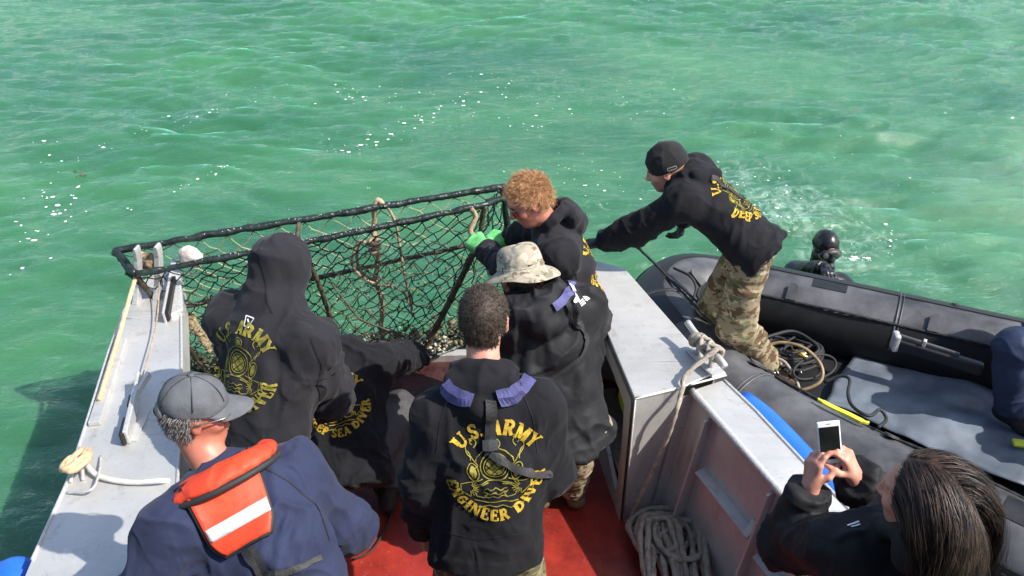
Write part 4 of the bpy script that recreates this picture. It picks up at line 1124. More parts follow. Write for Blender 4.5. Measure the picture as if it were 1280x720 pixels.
def solid(prims, h):
    boxes = [prim_box(p, p['k'] + 3 * h) for p in prims]
    lo = np.min([b[0] for b, p in zip(boxes, prims) if not p['sub']], axis=0); hi = np.max([b[1] for b, p in zip(boxes, prims) if not p['sub']], axis=0)
    n = np.ceil((hi - lo) / h).astype(int) + 1
    D = np.full(n, 1.0, np.float32)
    gx = [(lo[i] + np.arange(n[i]) * h) for i in range(3)]
    for p, (bl, bh) in zip(prims, boxes):
        i0 = np.clip(np.floor((bl - lo) / h).astype(int), 0, n); i1 = np.clip(np.ceil((bh - lo) / h).astype(int) + 1, 0, n)
        if np.any(i1 <= i0): continue
        sl = tuple(slice(i0[i], i1[i]) for i in range(3))
        X = gx[0][sl[0]][:, None, None].astype(np.float32); Y = gx[1][sl[1]][None, :, None].astype(np.float32); Z = gx[2][sl[2]][None, None, :].astype(np.float32)
        d = prim_dist(p, X, Y, Z).astype(np.float32); k = p['k']; a = D[sl]
        if p['sub']:
            d = -d; hh = np.clip(0.5 - 0.5 * (a - d) / -k * -1, 0, 1) if False else None
            t = np.clip(0.5 + 0.5 * (d - a) / k, 0, 1); D[sl] = a + (d - a) * t + k * t * (1 - t)
        else:
            t = np.clip(0.5 + 0.5 * (d - a) / k, 0, 1); D[sl] = d + (a - d) * t - k * t * (1 - t)
    return surface_nets(D, lo, h)
def surface_nets(D, lo, h):
    ins = D < 0
    c = ins[:-1, :-1, :-1].astype(np.int8)
    s = c.copy()
    for dx in (0, 1):
        for dy in (0, 1):
            for dz in (0, 1):
                if dx + dy + dz: s += ins[dx:ins.shape[0] - 1 + dx, dy:ins.shape[1] - 1 + dy, dz:ins.shape[2] - 1 + dz]
    act = (s > 0) & (s < 8)
    idx = np.argwhere(act)
    ids = np.full(act.shape, -1, np.int32); ids[act] = np.arange(len(idx))
    corners = np.array([(x, y, z) for x in (0, 1) for y in (0, 1) for z in (0, 1)])
    vals = np.stack([D[idx[:, 0] + k[0], idx[:, 1] + k[1], idx[:, 2] + k[2]] for k in corners], 1)
    acc = np.zeros((len(idx), 3)); cnt = np.zeros(len(idx))
    for a in range(8):
        for b in range(a + 1, 8):
            if np.abs(corners[a] - corners[b]).sum() != 1: continue
            m = (vals[:, a] < 0) != (vals[:, b] < 0)
            t = np.zeros(len(idx)); t[m] = vals[m, a] / (vals[m, a] - vals[m, b])
            acc += np.where(m[:, None], corners[a] + t[:, None] * (corners[b] - corners[a]), 0); cnt += m
    V = lo + (idx + acc / cnt[:, None]) * h
    Fs = []
    for ax in range(3):
        o = [1, 1, 1]; o[ax] = 0
        A0 = ins[tuple(slice(o[i], ins.shape[i] - 1) for i in range(3))]
        sl = [slice(o[i], ins.shape[i] - 1) for i in range(3)]; sl[ax] = slice(1, ins.shape[ax])
        B0 = ins[tuple(sl)]
        ch = A0 != B0
        w = np.argwhere(ch)
        if not len(w): continue
        g = w + np.array(o)
        b, c_ = [(1, 2), (2, 0), (0, 1)][ax]
        eb = np.zeros(3, int); eb[b] = 1; ec = np.zeros(3, int); ec[c_] = 1
        q = np.stack([ids[tuple((g - eb - ec).T)], ids[tuple((g - ec).T)], ids[tuple(g.T)], ids[tuple((g - eb).T)]], 1)
        fl = ~A0[ch]
        q[fl] = q[fl][:, ::-1]
        Fs.append(q)
    F = np.vstack(Fs)
    F = F[(F >= 0).all(1)]
    return V, F
def vert_normals(V, F):
    n = np.cross(V[F[:, 2]] - V[F[:, 0]], V[F[:, 3]] - V[F[:, 1]])
    N = np.zeros_like(V)
    for k in range(4): np.add.at(N, F[:, k], n)
    return N / (np.linalg.norm(N, axis=1)[:, None] + 1e-12)
def relax(V, F, it=1, lam=0.5):
    for _ in range(it):
        S = np.zeros_like(V); C = np.zeros(len(V))
        for a, b in ((0, 1), (1, 2), (2, 3), (3, 0)):
            np.add.at(S, F[:, a], V[F[:, b]]); np.add.at(C, F[:, a], 1); np.add.at(S, F[:, b], V[F[:, a]]); np.add.at(C, F[:, b], 1)
        V = V + lam * (S / C[:, None] - V)
    return V
def wrinkle(V, F, segs, base=0.003, seed=0.0, freq=9.0, folds=()):
    """cloth folds: soft overall creases plus ring folds that gather along the listed limb segments (a, b, amp, wavelength, where)"""
    N = vert_normals(V, F)
    Q = V * freq + seed
    wv = np.stack([vnoise(Q * .6 + 3), vnoise(Q * .6 + 11), vnoise(Q * .6 + 23)], -1) * 0.7
    r1 = 1 - np.abs(vnoise((Q + wv) * A(1, 1, .55)))
    r2 = 1 - np.abs(vnoise((Q * .5 + wv * .8) * A(1, 1, .6) + 71))
    h = base * ((r1 ** 3) * 2.2 - 0.9) + base * ((r2 ** 4) * 2.6 - 0.9) + base * 0.6 * vnoise(Q * 2.3 + 5)
    for (a, b, amp, lam, c0, wd) in segs:
        ba = b - a; L = np.linalg.norm(ba); d = ba / L
        s = (V - a) @ d; q = V - a - s[:, None] * d; rad = np.linalg.norm(q, axis=1)
        w = np.exp(-((s - c0 * L) / wd) ** 2) * np.exp(-np.clip(rad - 0.11, 0, 1) ** 2 / 0.002)
        qd = q / (rad[:, None] + 1e-6)
        cw = np.stack([s / lam, qd @ np.array((1.0, .3, .2)) * .9 + s * 5, qd @ np.array((-.2, .8, .6)) * .9 + seed], -1)
        cw = cw + .45 * np.stack([vnoise(V * 9 + seed), vnoise(V * 9 + 31), vnoise(V * 9 + 57)], -1)
        rg = 1 - 2 * np.abs(vnoise(cw)); rg2 = 1 - 2 * np.abs(vnoise(cw * A(.55, .8, .8) + 41))
        h = h + amp * w * (.75 * rg * np.abs(rg) + .6 * rg2)
    for (a, b, amp, wd) in folds:           # single pulled folds, soft-ended, slightly bowed
        ba = b - a; L2 = ba @ ba
        s = np.clip(((V - a) @ ba) / L2, 0, 1); q = V - a - s[:, None] * ba
        bow = .018 * np.sin(s * math.pi) * math.sin(seed * 7 + amp * 900)
        d2 = (q ** 2).sum(1); w = wd * (.6 + .9 * s)
        side = q @ unit(np.cross(ba, N.mean(0) + A(.01, .02, .03)))
        e = (np.abs(side - bow)) / w
        h = h + amp * np.sin(np.clip(s, .02, 1) * math.pi) ** .6 * (np.exp(-e ** 2) - .55 * np.exp(-((e - 1.7) / .8) ** 2)) * np.exp(-np.clip(np.sqrt(d2) - .06, 0, 1) ** 2 / .0012)
    return V + N * np.clip(h, -.009, .03)[:, None]
def basis(fwd, up):
    """rows: right, forward, up"""
    f = unit(fwd); u = np.asarray(up, float); u = unit(u - f * (u @ f)); r = np.cross(f, u)
    return np.stack([r, f, u])
def head_prims(c, B, s=1.0):
    L = lambda x, y, z: c + (B[0] * x + B[1] * y + B[2] * z) * s
    E = lambda p, R, k=0.012, sub=False: ell(L(*p), np.array(R) * s, B, k, None, sub)
    P = [E((0, -0.012, 0.035), (0.074, 0.094, 0.085), .02), E((0, 0.022, -0.03), (0.060, 0.070, 0.078), .03), E((0, 0.048, -0.085), (0.034, 0.034, 0.026), .025),
         E((0, 0.070, 0.032), (0.050, 0.024, 0.014), .012),
         E((0.042, 0.055, -0.022), (0.020, 0.024, 0.020), .02), E((-0.042, 0.055, -0.022), (0.020, 0.024, 0.020), .02),
         cone(L(0, 0.086, 0.020), 0.008 * s, L(0, 0.106, -0.024), 0.0125 * s, .010), E((0.010, 0.094, -0.028), (0.010, 0.012, 0.008), .006), E((-0.010, 0.094, -0.028), (0.010, 0.012, 0.008), .006),
         E((0, 0.083, -0.052), (0.024, 0.013, 0.006), .006), E((0, 0.081, -0.063), (0.021, 0.012, 0.007), .006),
         E((0.031, 0.090, 0.010), (0.017, 0.014, 0.011), .010, True), E((-0.031, 0.090, 0.010), (0.017, 0.014, 0.011), .010, True),
         E((0.031, 0.070, 0.010), (0.0125, 0.0125, 0.0115), .004), E((-0.031, 0.070, 0.010), (0.0125, 0.0125, 0.0115), .004)]
    for sx in (1, -1):
        eb = basis(B[1] * 0.9 + B[0] * sx * 0.35, B[2] - B[1] * .2)
        P.append(ell(L(0.077 * sx, -0.008, -0.004), np.array((0.010, 0.019, 0.031)) * s, eb, .006))
        P.append(ell(L(0.088 * sx, -0.002, 0.0), np.array((0.006, 0.011, 0.018)) * s, eb, .006, None, True))
    return P
def hand_prims(w, d, pn, side, curl=0.35, s=1.0, inf=0.0, spread=1.0, thumb=0.4, curls=None):
    d = unit(d); pn = np.asarray(pn, float); pn = unit(pn - d * (pn @ d)); t = np.cross(d, pn) * side
    L = lambda x, y, z: w + (d * x + t * y + pn * z) * s
    P = [cone(L(-.02, 0, 0), .027 * s + inf, L(.03, 0, 0), .024 * s + inf, .02, (pn, .72))]
    offs = [.030, .010, -.010, -.028]; lens = [.070, .078, .072, .057]
    for i, (o, ln_) in enumerate(zip(offs, lens)):
        kn = L(.088 - .006 * abs(i - 1), o, 0)
        P.append(cone(L(.015, o * .55, 0), .015 * s + inf, kn, .0125 * s + inf, .014))
        cu = curls[i] if curls else curl * (1 + .12 * i)
        ang = 0.0; p = kn; dd = unit(d + t * (o * 2.2 * spread)); r = .0100
        for seg, bend in ((.45, 55), (.32, 60), (.23, 45)):
            ang += math.radians(bend) * cu
            q = p + (dd * math.cos(ang) + pn * math.sin(ang)) * ln_ * seg * s * 1.12
            r2 = r - .0011
            P.append(cone(p, r * s + inf, q, r2 * s + inf, .004)); p, r = q, r2
    tb = L(.022, .022, .006)
    a1 = unit(d * .62 + t * .75 + pn * (.25 + .5 * thumb)); m1 = tb + a1 * .042 * s
    a2 = unit(d * .85 + t * (.35 - .5 * thumb) + pn * (.3 + .6 * thumb)); m2 = m1 + a2 * .034 * s
    m3 = m2 + unit(a2 * .8 + pn * .3 * thumb - t * .3 * thumb) * .026 * s
    P += [cone(tb, .0165 * s + inf, m1, .0125 * s + inf, .010), cone(m1, .0122 * s + inf, m2, .0105 * s + inf, .004), cone(m2, .0105 * s + inf, m3, .0088 * s + inf, .004)]
    return P
UPV = A(0, 0, 1)
class Person:
    def __init__(self, label, J, skin='skin', scale=1.0, feet=True):
        self.J = J
        for k in J: J[k] = np.asarray(J[k], float)
        base = A(*( (J['anL'] + J['anR']) / 2 )); base[2] = min(J['anL'][2], J['anR'][2]) - 0.08
        self.root = empty('person', base, label, 'person')
        self.f = unit(J['f']); sc = (J['shL'] + J['shR']) / 2; self.sc = sc
        self.u = unit(sc - J['pelvis']); self.f = unit(self.f - self.u * (self.f @ self.u)); self.r = np.cross(self.f, self.u)
        if 'hipL' not in J:
            J['hipL'] = J['pelvis'] - self.r * .082 - self.u * .02; J['hipR'] = J['pelvis'] + self.r * .082 - self.u * .02
        self.B = basis(J['hf'], J['hu']); self.s = scale; self.skin = skin
        self.neck = sc + self.u * .075 + self.f * .005
        self.parts = {}; self._bv = {}
        self.hoodat = (self.sc + self.u * .105 + J['head'] - self.B[2] * .125 - self.B[1] * .03) / 2
    def torso(self, inf, k=.05, cuts=None, waist=1.0, girth=1.0):
        J, f, sc, u = self.J, self.f, self.sc, self.u
        pv = J['pelvis']; chest = sc + (pv - sc) * .30; wa = sc + (pv - sc) * .68
        fl = (f, .70)
        c = cuts or []
        i = inf / .85
        return [cone(pv, .145 * girth + i, wa, .132 * waist * girth + i, k, fl, c), cone(wa, .132 * waist * girth + i, chest, .158 * girth + i, k, fl, c), cone(chest, .158 * girth + i, sc - u * .02, .118 + i, k, fl, c)]
    def arms(self, inf, k=.035, loose=(0, 0, 0), cutL=None, cutR=None):
        J = self.J; P = []
        for s in 'LR':
            a, b, c = J['sh' + s], J['el' + s], J['wr' + s]
            P.append(cone(self.sc - self.u * .02, .068 + inf, a, .052 + inf + loose[0], k))
            P.append(cone(self.neck - self.u * .015, .045 + inf * .8, a - (a - self.sc) * .12, .046 + inf * .8, k + .015))
            P.append(cone(a, .051 + inf + loose[0], b, .041 + inf + loose[1], k))
            cu = []
            if inf > 0: cu = [(c - unit(c - b) * .012, unit(c - b))]
            P.append(cone(b, .041 + inf + loose[1], c, max(.028 + inf, .026) + loose[2], .022, None, cu))
        return P
    def legs(self, inf, k=.03, loose=(0, 0, 0), cut=False):
        J = self.J; P = [ell(J['pelvis'] - self.u * .02, (.145 + inf, .100 + inf, .11 + inf), np.stack([self.r, self.f, self.u]), .05)]
        for s in 'LR':
            a, b, c = J['hip' + s], J['kn' + s], J['an' + s]
            P.append(cone(a, .072 + inf + loose[0] * .5, b, .055 + inf + loose[1], k))
            d = unit(c - b)
            P.append(cone(b, .055 + inf + loose[1], b + (c - b) * .35, .052 + inf + loose[1] * .6 + loose[2] * .4, .03))
            P.append(cone(b + (c - b) * .35, .052 + inf + loose[1] * .6 + loose[2] * .4, c, .036 + inf + loose[2], .03, None, [(c - d * .0, d)] if cut else []))
        return P
    def toe(self, s):
        J = self.J
        return unit(J.get('toe' + s, A(self.f[0], self.f[1], 0)))
    def feet(self, inf, k=.02):
        J = self.J; P = []
        for s in 'LR':
            c = J['an' + s]; t = self.toe(s); d = unit(c - J['kn' + s]); 
            up = unit(-d - t * ((-d) @ t)) if abs(d @ t) < .95 else A(0, 0, 1)
            heel = c - up * .045 - t * .035; ball = c - up * .055 + t * .11; tip = c - up * .058 + t * .155
            P += [cone(c, .036 + inf, heel, .032 + inf, k), cone(heel, .032 + inf, ball, .034 + inf, k), cone(ball, .036 + inf, tip, .026 + inf, k, (up, .8)), cone(c - up * .01, .036 + inf, ball, .03 + inf, k)]
        return P
    def make_body(self, hands, h=0.0052, shoes=True):
        J = self.J; B = self.B
        P = self.torso(-.012) + self.legs(0) + self.feet(0) + self.arms(-.006)
        P += [cone(self.neck - self.u * .05, .064, J['head'] - B[2] * .075 - B[1] * .018, .053, .03), cone(self.sc, .07, self.neck, .058, .04)]
        P += head_prims(J['head'], B, self.s)
        for s, kw in hands.items():
            P += hand_prims(J['wr' + s], kw['d'], kw['n'], 1 if s == 'R' else -1, **{k: v for k, v in kw.items() if k not in 'dn'})
        V, F = solid(P, h)
        V = relax(V, F, 1, .4)
        self.body = mesh_obj('body', V, F, M[self.skin], self.root)
        return self.body
    def limb_segs(self, amp=.006, which='arms'):
        J = self.J; S = []
        for s in 'LR':
            if which == 'arms':
                S.append((J['sh' + s], J['el' + s], amp, .05, .95, .11)); S.append((J['el' + s], J['wr' + s], amp * .9, .035, .75, .12)); S.append((J['sh' + s], J['el' + s], amp * .6, .07, .15, .10))
            else:
                S.append((J['hip' + s], J['kn' + s], amp, .06, .95, .13)); S.append((J['kn' + s], J['an' + s], amp * 1.1, .05, .85, .16)); S.append((J['hip' + s], J['kn' + s], amp * .7, .07, .1, .12))
        if which == 'arms': S.append((J['pelvis'], self.sc, amp * 1.1, .075, .12, .13))
        return S
    def garment(self, name, prims, mat, h=.0085, base=.003, segs=(), seed=0.0, freq=9.0, rl=1, parent=None, folds=()):
        V, F = solid(prims, h)
        V = relax(V, F, rl, .5)
        V = wrinkle(V, F, segs, base, seed, freq, folds)
        o = mesh_obj(name, V, F, M[mat], parent or self.root)
        self.parts[name] = (o, V, F)
        return o
    def hoodie(self, mat, inf=.016, hem=.10, loose=(.008, .014, .010), hood='down', seed=0.0, base=.0035, amp=.006, name='hoodie', extra=None, waist=1.05, hoodmat=None, girth=1.0, hood_size=1.0):
        J, u, f, r = self.J, self.u, self.f, self.r
        cutp = J['pelvis'] - u * hem
        P = self.torso(inf, .05, None, waist, girth)
        P.append(cone(J['pelvis'] - u * (hem + .02), .172 * girth + inf / .85, J['pelvis'], .160 * girth + inf / .85, .05, (f, .74)))
        for p in P: p['cuts'] = [(cutp, -u)]
        P += self.arms(inf, .06, loose)
        # ribbed hem and cuffs
        P.append(cone(cutp + u * .012, .170 * girth + inf / .85, cutp + u * .045, .172 * girth + inf / .85, .008, (f, .74), [(cutp, -u), (cutp + u * .055, u)]))
        nk = self.hoodat
        if hood == 'down':
            hs = hood_size
            pts = []
            for a in np.linspace(-150, 150, 11):
                t = math.radians(a); rad = .083 * hs
                pts.append(nk - f * .016 + (-f * math.cos(t) * .95 + r * math.sin(t)) * rad + u * (.012 + .026 * math.cos(t)) )
            for a, b in zip(pts[:-1], pts[1:]): P.append(cone(a, .026 * hs, b, .026 * hs, .02))
            Bk = np.stack([r, unit(f + u * .35), unit(u - f * .35)])
            P.append(ell(nk - f * .098 * hs - u * .030, np.array((.112, .046, .070)) * hs, Bk, .02))
            P.append(ell(nk - f * .118 * hs - u * .080, np.array((.078, .034, .045)) * hs, Bk, .018))
            P.append(cone(nk - f * .10 + r * .085, .030 * hs, nk - f * .14 - u * .075, .028 * hs, .02)); P.append(cone(nk - f * .10 - r * .085, .030 * hs, nk - f * .14 - u * .075, .028 * hs, .02))
            P.append(ell(nk + u * .062 + f * .012, (.062, .072, .05), np.stack([r, f, u]), .010, None, True))
        elif hood == 'collar':
            pts = []
            for a in np.linspace(-170, 170, 13):
                t = math.radians(a); pts.append(self.neck - f * .005 + (-f * math.cos(t) + r * math.sin(t)) * .070 + u * .012)
            for a, b in zip(pts[:-1], pts[1:]): P.append(cone(a, .015, b, .015, .012))
        if extra: P += extra
        rnd = random.Random(int(seed * 10) + 3); fo = []
        bk = lambda x, y, d=.11: self.sc + r * x - u * y - f * d
        H = np.linalg.norm(self.sc - J['pelvis'])
        for sx in (-1, 1):
            for k in range(3):       # from the armpit down and in across the back
                fo.append((bk(sx * (.165 - .01 * k), .08 + .05 * k), bk(sx * rnd.uniform(.0, .08), .20 + .09 * k + rnd.uniform(-.02, .03)), rnd.uniform(.006, .011), rnd.uniform(.012, .02)))
            for k in range(3):       # gathered above the hem
                y0 = H - .02 + .035 * k + rnd.uniform(-.02, .02); fo.append((bk(sx * .17, y0, .08), bk(sx * rnd.uniform(-.03, .06), y0 + rnd.uniform(-.05, .02)), rnd.uniform(.003, .006), rnd.uniform(.011, .018)))
        o = self.garment(name, P, mat, .0078, base, self.limb_segs(amp), seed, folds=fo)
        return o
    def trousers(self, mat, inf=.016, loose=(.012, .018, .022), seed=0.0, amp=.007, base=.004, name='trousers'):
        return self.garment(name, self.legs(inf, .035, loose, True), mat, .0085, base, self.limb_segs(amp, 'legs'), seed + 4)
    def boots(self, mat):
        for i, s in enumerate('LR'):
            P = self.feet(.010)[4 * i:4 * i + 4]
            c = self.J['an' + s]; d = unit(self.J['kn' + s] - c); P.append(cone(c - d * .02, .044, c + d * .09, .046, .02, None, [(c + d * .10, d)]))
            self.garment('boot', P, mat, .0075, .0012, (), 2.0, 20)
    def glove(self, s, mat, kw, cuff=.06, name='glove'):
        J = self.J; d = unit(J['wr' + s] - J['el' + s])
        P = hand_prims(J['wr' + s], kw['d'], kw['n'], 1 if s == 'R' else -1, inf=.0030, **{k: v for k, v in kw.items() if k not in 'dn'})
        P.append(cone(J['wr' + s] - d * cuff, .042, J['wr' + s] + d * .005, .034, .012, None, [(J['wr' + s] - d * cuff, -d)]))
        return self.garment(name, P, mat, .0045, .0012, (), 3.0, 30)
    def surf(self, name):
        if name in self._bv: return self._bv[name]
        o, V, F = self.parts[name]
        self._bv[name] = BVHTree.FromPolygons([tuple(v) for v in V], [tuple(q) for q in F.tolist()])
        return self._bv[name]

# ------------------------------------------------------------------ cloth print and straps laid on a garment
def lay(bvh, origin, nrm, reach=.5, off=.003):
    """drop a point along -nrm onto the cloth"""
    h = bvh.ray_cast(Vector(origin + nrm * reach), Vector(-nrm), reach * 2)
    if h[0] is None: return None
    n = np.array(h[1]); n = n if n @ nrm > 0 else -n
    if n @ nrm < .12: return None
    return np.array(h[0]) + n * off
class Print:
    """flat print made of ribbons and filled shapes in the plane of the back, laid on the cloth"""
    def __init__(self, bvh, c, right, up, off=.0028):
        self.b = bvh; self.c = np.asarray(c, float); self.r = unit(right); u = np.asarray(up, float); self.u = unit(u - self.r * (u @ self.r)); self.n = np.cross(self.r, self.u); self.off = off; self.V = []; self.F = []; self.k = 0
    def P(self, x, y): return lay(self.b, self.c + self.r * x + self.u * y, self.n, off=self.off + .00012 * (self.k % 9))
    def grid(self, rows):
        """rows of 2D points -> quads"""
        idx = []
        for row in rows:
            line = []
            for x, y in row:
                p = self.P(x, y); line.append(None if p is None else len(self.V))
                if p is not None: self.V.append(p)
            idx.append(line)
        for i in range(len(rows) - 1):
            for j in range(len(rows[0]) - 1):
                q = (idx[i][j], idx[i][j + 1], idx[i + 1][j + 1], idx[i + 1][j])
                if None in q: continue
                pts = [self.V[k] for k in q]
                if max(np.linalg.norm(pts[a] - pts[a - 1]) for a in range(4)) > .05: continue
                self.F.append(q)
        self.k += 1
    def ribbon(self, pts, w, step=.006, taper=None):
        P = resample(np.asarray(pts, float), step)
        T = np.gradient(P, axis=0); T /= (np.linalg.norm(T, axis=1)[:, None] + 1e-12); Nn = np.stack([-T[:, 1], T[:, 0]], 1)
        ww = np.full(len(P), w) if taper is None else w * np.interp(np.linspace(0, 1, len(P)), [0, .5, 1], taper)
        m = 2 if w > .008 else 1
        self.grid([[tuple(P[i] + Nn[i] * ww[i] * (a / m - .5)) for a in range(m + 1)] for i in range(len(P))])
    def disc(self, cx, cy, rx, ry, rot=0.0):
        c, s = math.cos(rot), math.sin(rot)
        self.grid([[(cx + c * rx * r * math.cos(t) - s * ry * r * math.sin(t), cy + s * rx * r * math.cos(t) + c * ry * r * math.sin(t)) for t in np.linspace(0, 2 * math.pi, 15)] for r in (.05, .5, 1)])
    def ring(self, cx, cy, rx, ry, w, a0=0, a1=360, rot=0.0):
        c, s = math.cos(rot), math.sin(rot)
        t = np.radians(np.linspace(a0, a1, 22)); self.ribbon([(cx + c * rx * math.cos(q) - s * ry * math.sin(q), cy + s * rx * math.cos(q) + c * ry * math.sin(q)) for q in t], w)
    def build(self, name, mat, parent, thick=True):
        if not self.F: return None
        o = mesh_obj(name, self.V, self.F, M[mat], parent, True)
        return o
def arcp(cx, cy, rx, ry, a0, a1, n=9):
    return [(cx + rx * math.cos(math.radians(a)), cy + ry * math.sin(math.radians(a))) for a in np.linspace(a0, a1, n)]
TK, TN, SF = .27, .13, .105       # thick, thin, serif strokes of a stencil slab letter (cap height 1)
def sr(x, y, w=.17): return ([(x - w, y), (x + w, y)], SF)
GLYPH = {
 'U': (.82, [([(.16, .95), (.16, .36)], TK), (arcp(.42, .34, .26, .28, 180, 350), TN * 1.4), ([(.67, .95), (.67, .34)], TN), sr(.16, .955), sr(.67, .955, .13)]),
 'S': (.66, [(arcp(.34, .73, .20, .21, 30, 265, 12), TK * .8), (arcp(.33, .27, .20, .21, -150, 85, 12), TK * .8), ([(.54, .66), (.54, .96)], TN), ([(.10, .04), (.10, .34)], TN)]),
 '.': (.30, [([(.04, .10), (.24, .10)], .2)]),
 ' ': (.38, []),
 'A': (.86, [([(.40, .96), (.16, .06)], TN), ([(.42, .98), (.68, .04)], TK), ([(.24, .30), (.60, .30)], TN), sr(.14, .045, .14), sr(.70, .045, .17)]),
 'R': (.84, [([(.20, .95), (.20, .05)], TK), (arcp(.34, .71, .27, .24, 90, -90, 9), TK * .8), ([(.20, .95), (.36, .95)], TN), ([(.32, .47), (.40, .47)], TN), ([(.46, .44), (.70, .05)], TK * .9), sr(.20, .045), sr(.20, .955)]),
 'M': (1.02, [([(.17, .95), (.17, .05)], TN), ([(.22, .93), (.50, .10)], TK * .9), ([(.50, .10), (.78, .93)], TN), ([(.83, .95), (.83, .05)], TK), sr(.16, .045, .13), sr(.84, .045), sr(.17, .955, .13), sr(.84, .955, .15)]),
 'Y': (.80, [([(.14, .95), (.40, .48)], TK * .9), ([(.66, .95), (.42, .48)], TN), ([(.40, .50), (.40, .05)], TK), sr(.40, .045), sr(.14, .955, .15), sr(.66, .955, .13)]),
 'E': (.74, [([(.20, .95), (.20, .05)], TK), ([(.20, .95), (.62, .95)], TN), ([(.20, .05), (.64, .05)], TN), ([(.30, .5), (.50, .5)], TN), ([(.62, .98), (.62, .74)], TN), ([(.64, .02), (.64, .28)], TN), ([(.50, .62), (.50, .38)], TN * .8)]),
 'N': (.92, [([(.17, .95), (.17, .05)], TN), ([(.20, .94), (.70, .06)], TK), ([(.74, .95), (.74, .05)], TN), sr(.16, .045, .13), sr(.17, .955, .15), sr(.74, .955, .13)]),
 'G': (.84, [(arcp(.42, .5, .27, .40, 40, 330, 16), TK * .8), ([(.62, .95), (.62, .70)], TN), ([(.60, .10), (.60, .44)], TK * .8), ([(.46, .44), (.74, .44)], TN)]),
 'I': (.44, [([(.22, .95), (.22, .05)], TK), sr(.22, .045), sr(.22, .955)]),
 'D': (.84, [([(.20, .95), (.20, .05)], TK), (arcp(.32, .5, .36, .42, 85, -85, 12), TK * .8), ([(.20, .94), (.36, .94)], TN), ([(.20, .06), (.36, .06)], TN)]),
 'V': (.82, [([(.14, .95), (.40, .05)], TK), ([(.66, .95), (.44, .05)], TN), sr(.14, .955, .16), sr(.66, .955, .13)]),
 'P': (.76, [([(.20, .95), (.20, .05)], TK), (arcp(.34, .70, .26, .25, 90, -90, 9), TK * .8), ([(.20, .94), (.36, .94)], TN), ([(.30, .45), (.38, .45)], TN), sr(.20, .045), sr(.20, .955, .12)]),
}
def arc_text(pr, txt, R, size, mid_deg, top=True, cy=0.0, sx=1.0, track=.02, letters=None):
    """letters round a circle; top=True reads over the top, else along the bottom"""
    adv = [GLYPH[c][0] * size + track * size for c in txt]; tot = sum(adv); pos = -tot / 2
    for c, a in zip(txt, adv):
        w, strokes = GLYPH[c]
        for pts, th in strokes:
            q = []
            for x, y in resample(np.asarray(pts, float), .12):
                s = pos + x * size; rr = (R + y * size) if top else (R - y * size)
                ang = math.radians(mid_deg) + (-(s / (R + (.5 * size if top else -.5 * size))) if top else (s / (R - .5 * size)))
                q.append((sx * rr * math.cos(ang), cy + rr * math.sin(ang)))
            pr.ribbon(q, th * size, .006)
        pos += a
        if letters is not None: pr.build('letter', letters[0], letters[1]); pr.V = []; pr.F = []
def emblem(pr, s=1.0, seed=1):
    """diver's helmet with curling sea creatures over it and a breastplate below"""
    rnd = random.Random(seed); w = .0026 * s
    hy = .022
    pr.ring(0, hy * s, .040 * s, .042 * s, w * 1.2); pr.ring(0, hy * s, .031 * s, .031 * s, w); pr.disc(0, hy * s, .026 * s, .026 * s)
    pr.disc(0, .088 * s, .010 * s, .010 * s); pr.ring(0, .088 * s, .015 * s, .015 * s, w)
    for sx in (-1, 1):
        pr.disc(sx * .060 * s, (hy - .012) * s, .0085 * s, .019 * s, sx * -.25); pr.ring(sx * .060 * s, (hy - .012) * s, .0145 * s, .026 * s, w, rot=sx * -.25)
        pr.ribbon([(sx * x * s, y * s) for x, y in ((.012, .075), (.030, .068), (.050, .050), (.052, .040))], w)
        # tentacles curling outwards at the top
        for k in range(5):
            a = math.radians(62 - 26 * k); x0, y0 = .030 * math.cos(a) + .022, .078 + .018 * math.sin(a)
            pts = []
            for q in range(16):
                t = q / 15; rr = .034 * (1 - .55 * t); th = a + 2.6 * t * (1 if k % 2 else -1)
                pts.append((sx * (x0 + t * .024 + rr * math.cos(th) * .8) * s, (y0 - .012 * k * t + rr * math.sin(th) * .55) * s))
            pr.ribbon(pts, w, .004)
        for k in range(9):          # spines beside the helmet
            a = 2.0 + .33 * k; c_ = (.070, -.040); pr.ribbon([(sx * (c_[0] + .008 * math.cos(a)) * s, (c_[1] + .008 * math.sin(a)) * s), (sx * (c_[0] + .026 * math.cos(a)) * s, (c_[1] + .026 * math.sin(a)) * s)], w)
        pr.ribbon([(sx * x * s, y * s) for x, y in ((.102, -.018), (.108, -.050), (.092, -.080), (.074, -.098), (.040, -.100), (.018, -.092), (0, -.097))], w, .004)
        pr.ribbon([(sx * x * s, y * s) for x, y in ((.036, -.012), (.060, -.020), (.096, -.022), (.094, -.046), (.070, -.066))], w, .004)
        pr.ribbon([(sx * x * s, y * s) for x, y in ((.02, -.026), (.045, -.032), (.060, -.048), (.052, -.066), (.030, -.070), (.022, -.056), (.034, -.050))], w, .004)
    pr.ribbon([(-.05 * s, -.030 * s), (-.02 * s, -.020 * s), (.02 * s, -.020 * s), (.05 * s, -.030 * s)], w)
    pr.ribbon([(-.06 * s, -.078 * s), (-.02 * s, -.084 * s), (.02 * s, -.080 * s), (.06 * s, -.086 * s)], w)
    for k in range(3): pr.ribbon([((-.030 + .0075 * q) * s, (-.044 - .011 * k + .004 * math.sin(q * 1.9 + k)) * s) for q in range(9)], w, .004)
def helmet_grid(pr, s=1.0):
    for a, b in (((-.024, .014), (.012, .046)), ((-.012, -.002), (.024, .030)), ((-.012, .046), (.024, .012)), ((-.024, .030), (.012, -.002))):
        pr.ribbon([(a[0] * s, a[1] * s), (b[0] * s, b[1] * s)], .0026 * s)
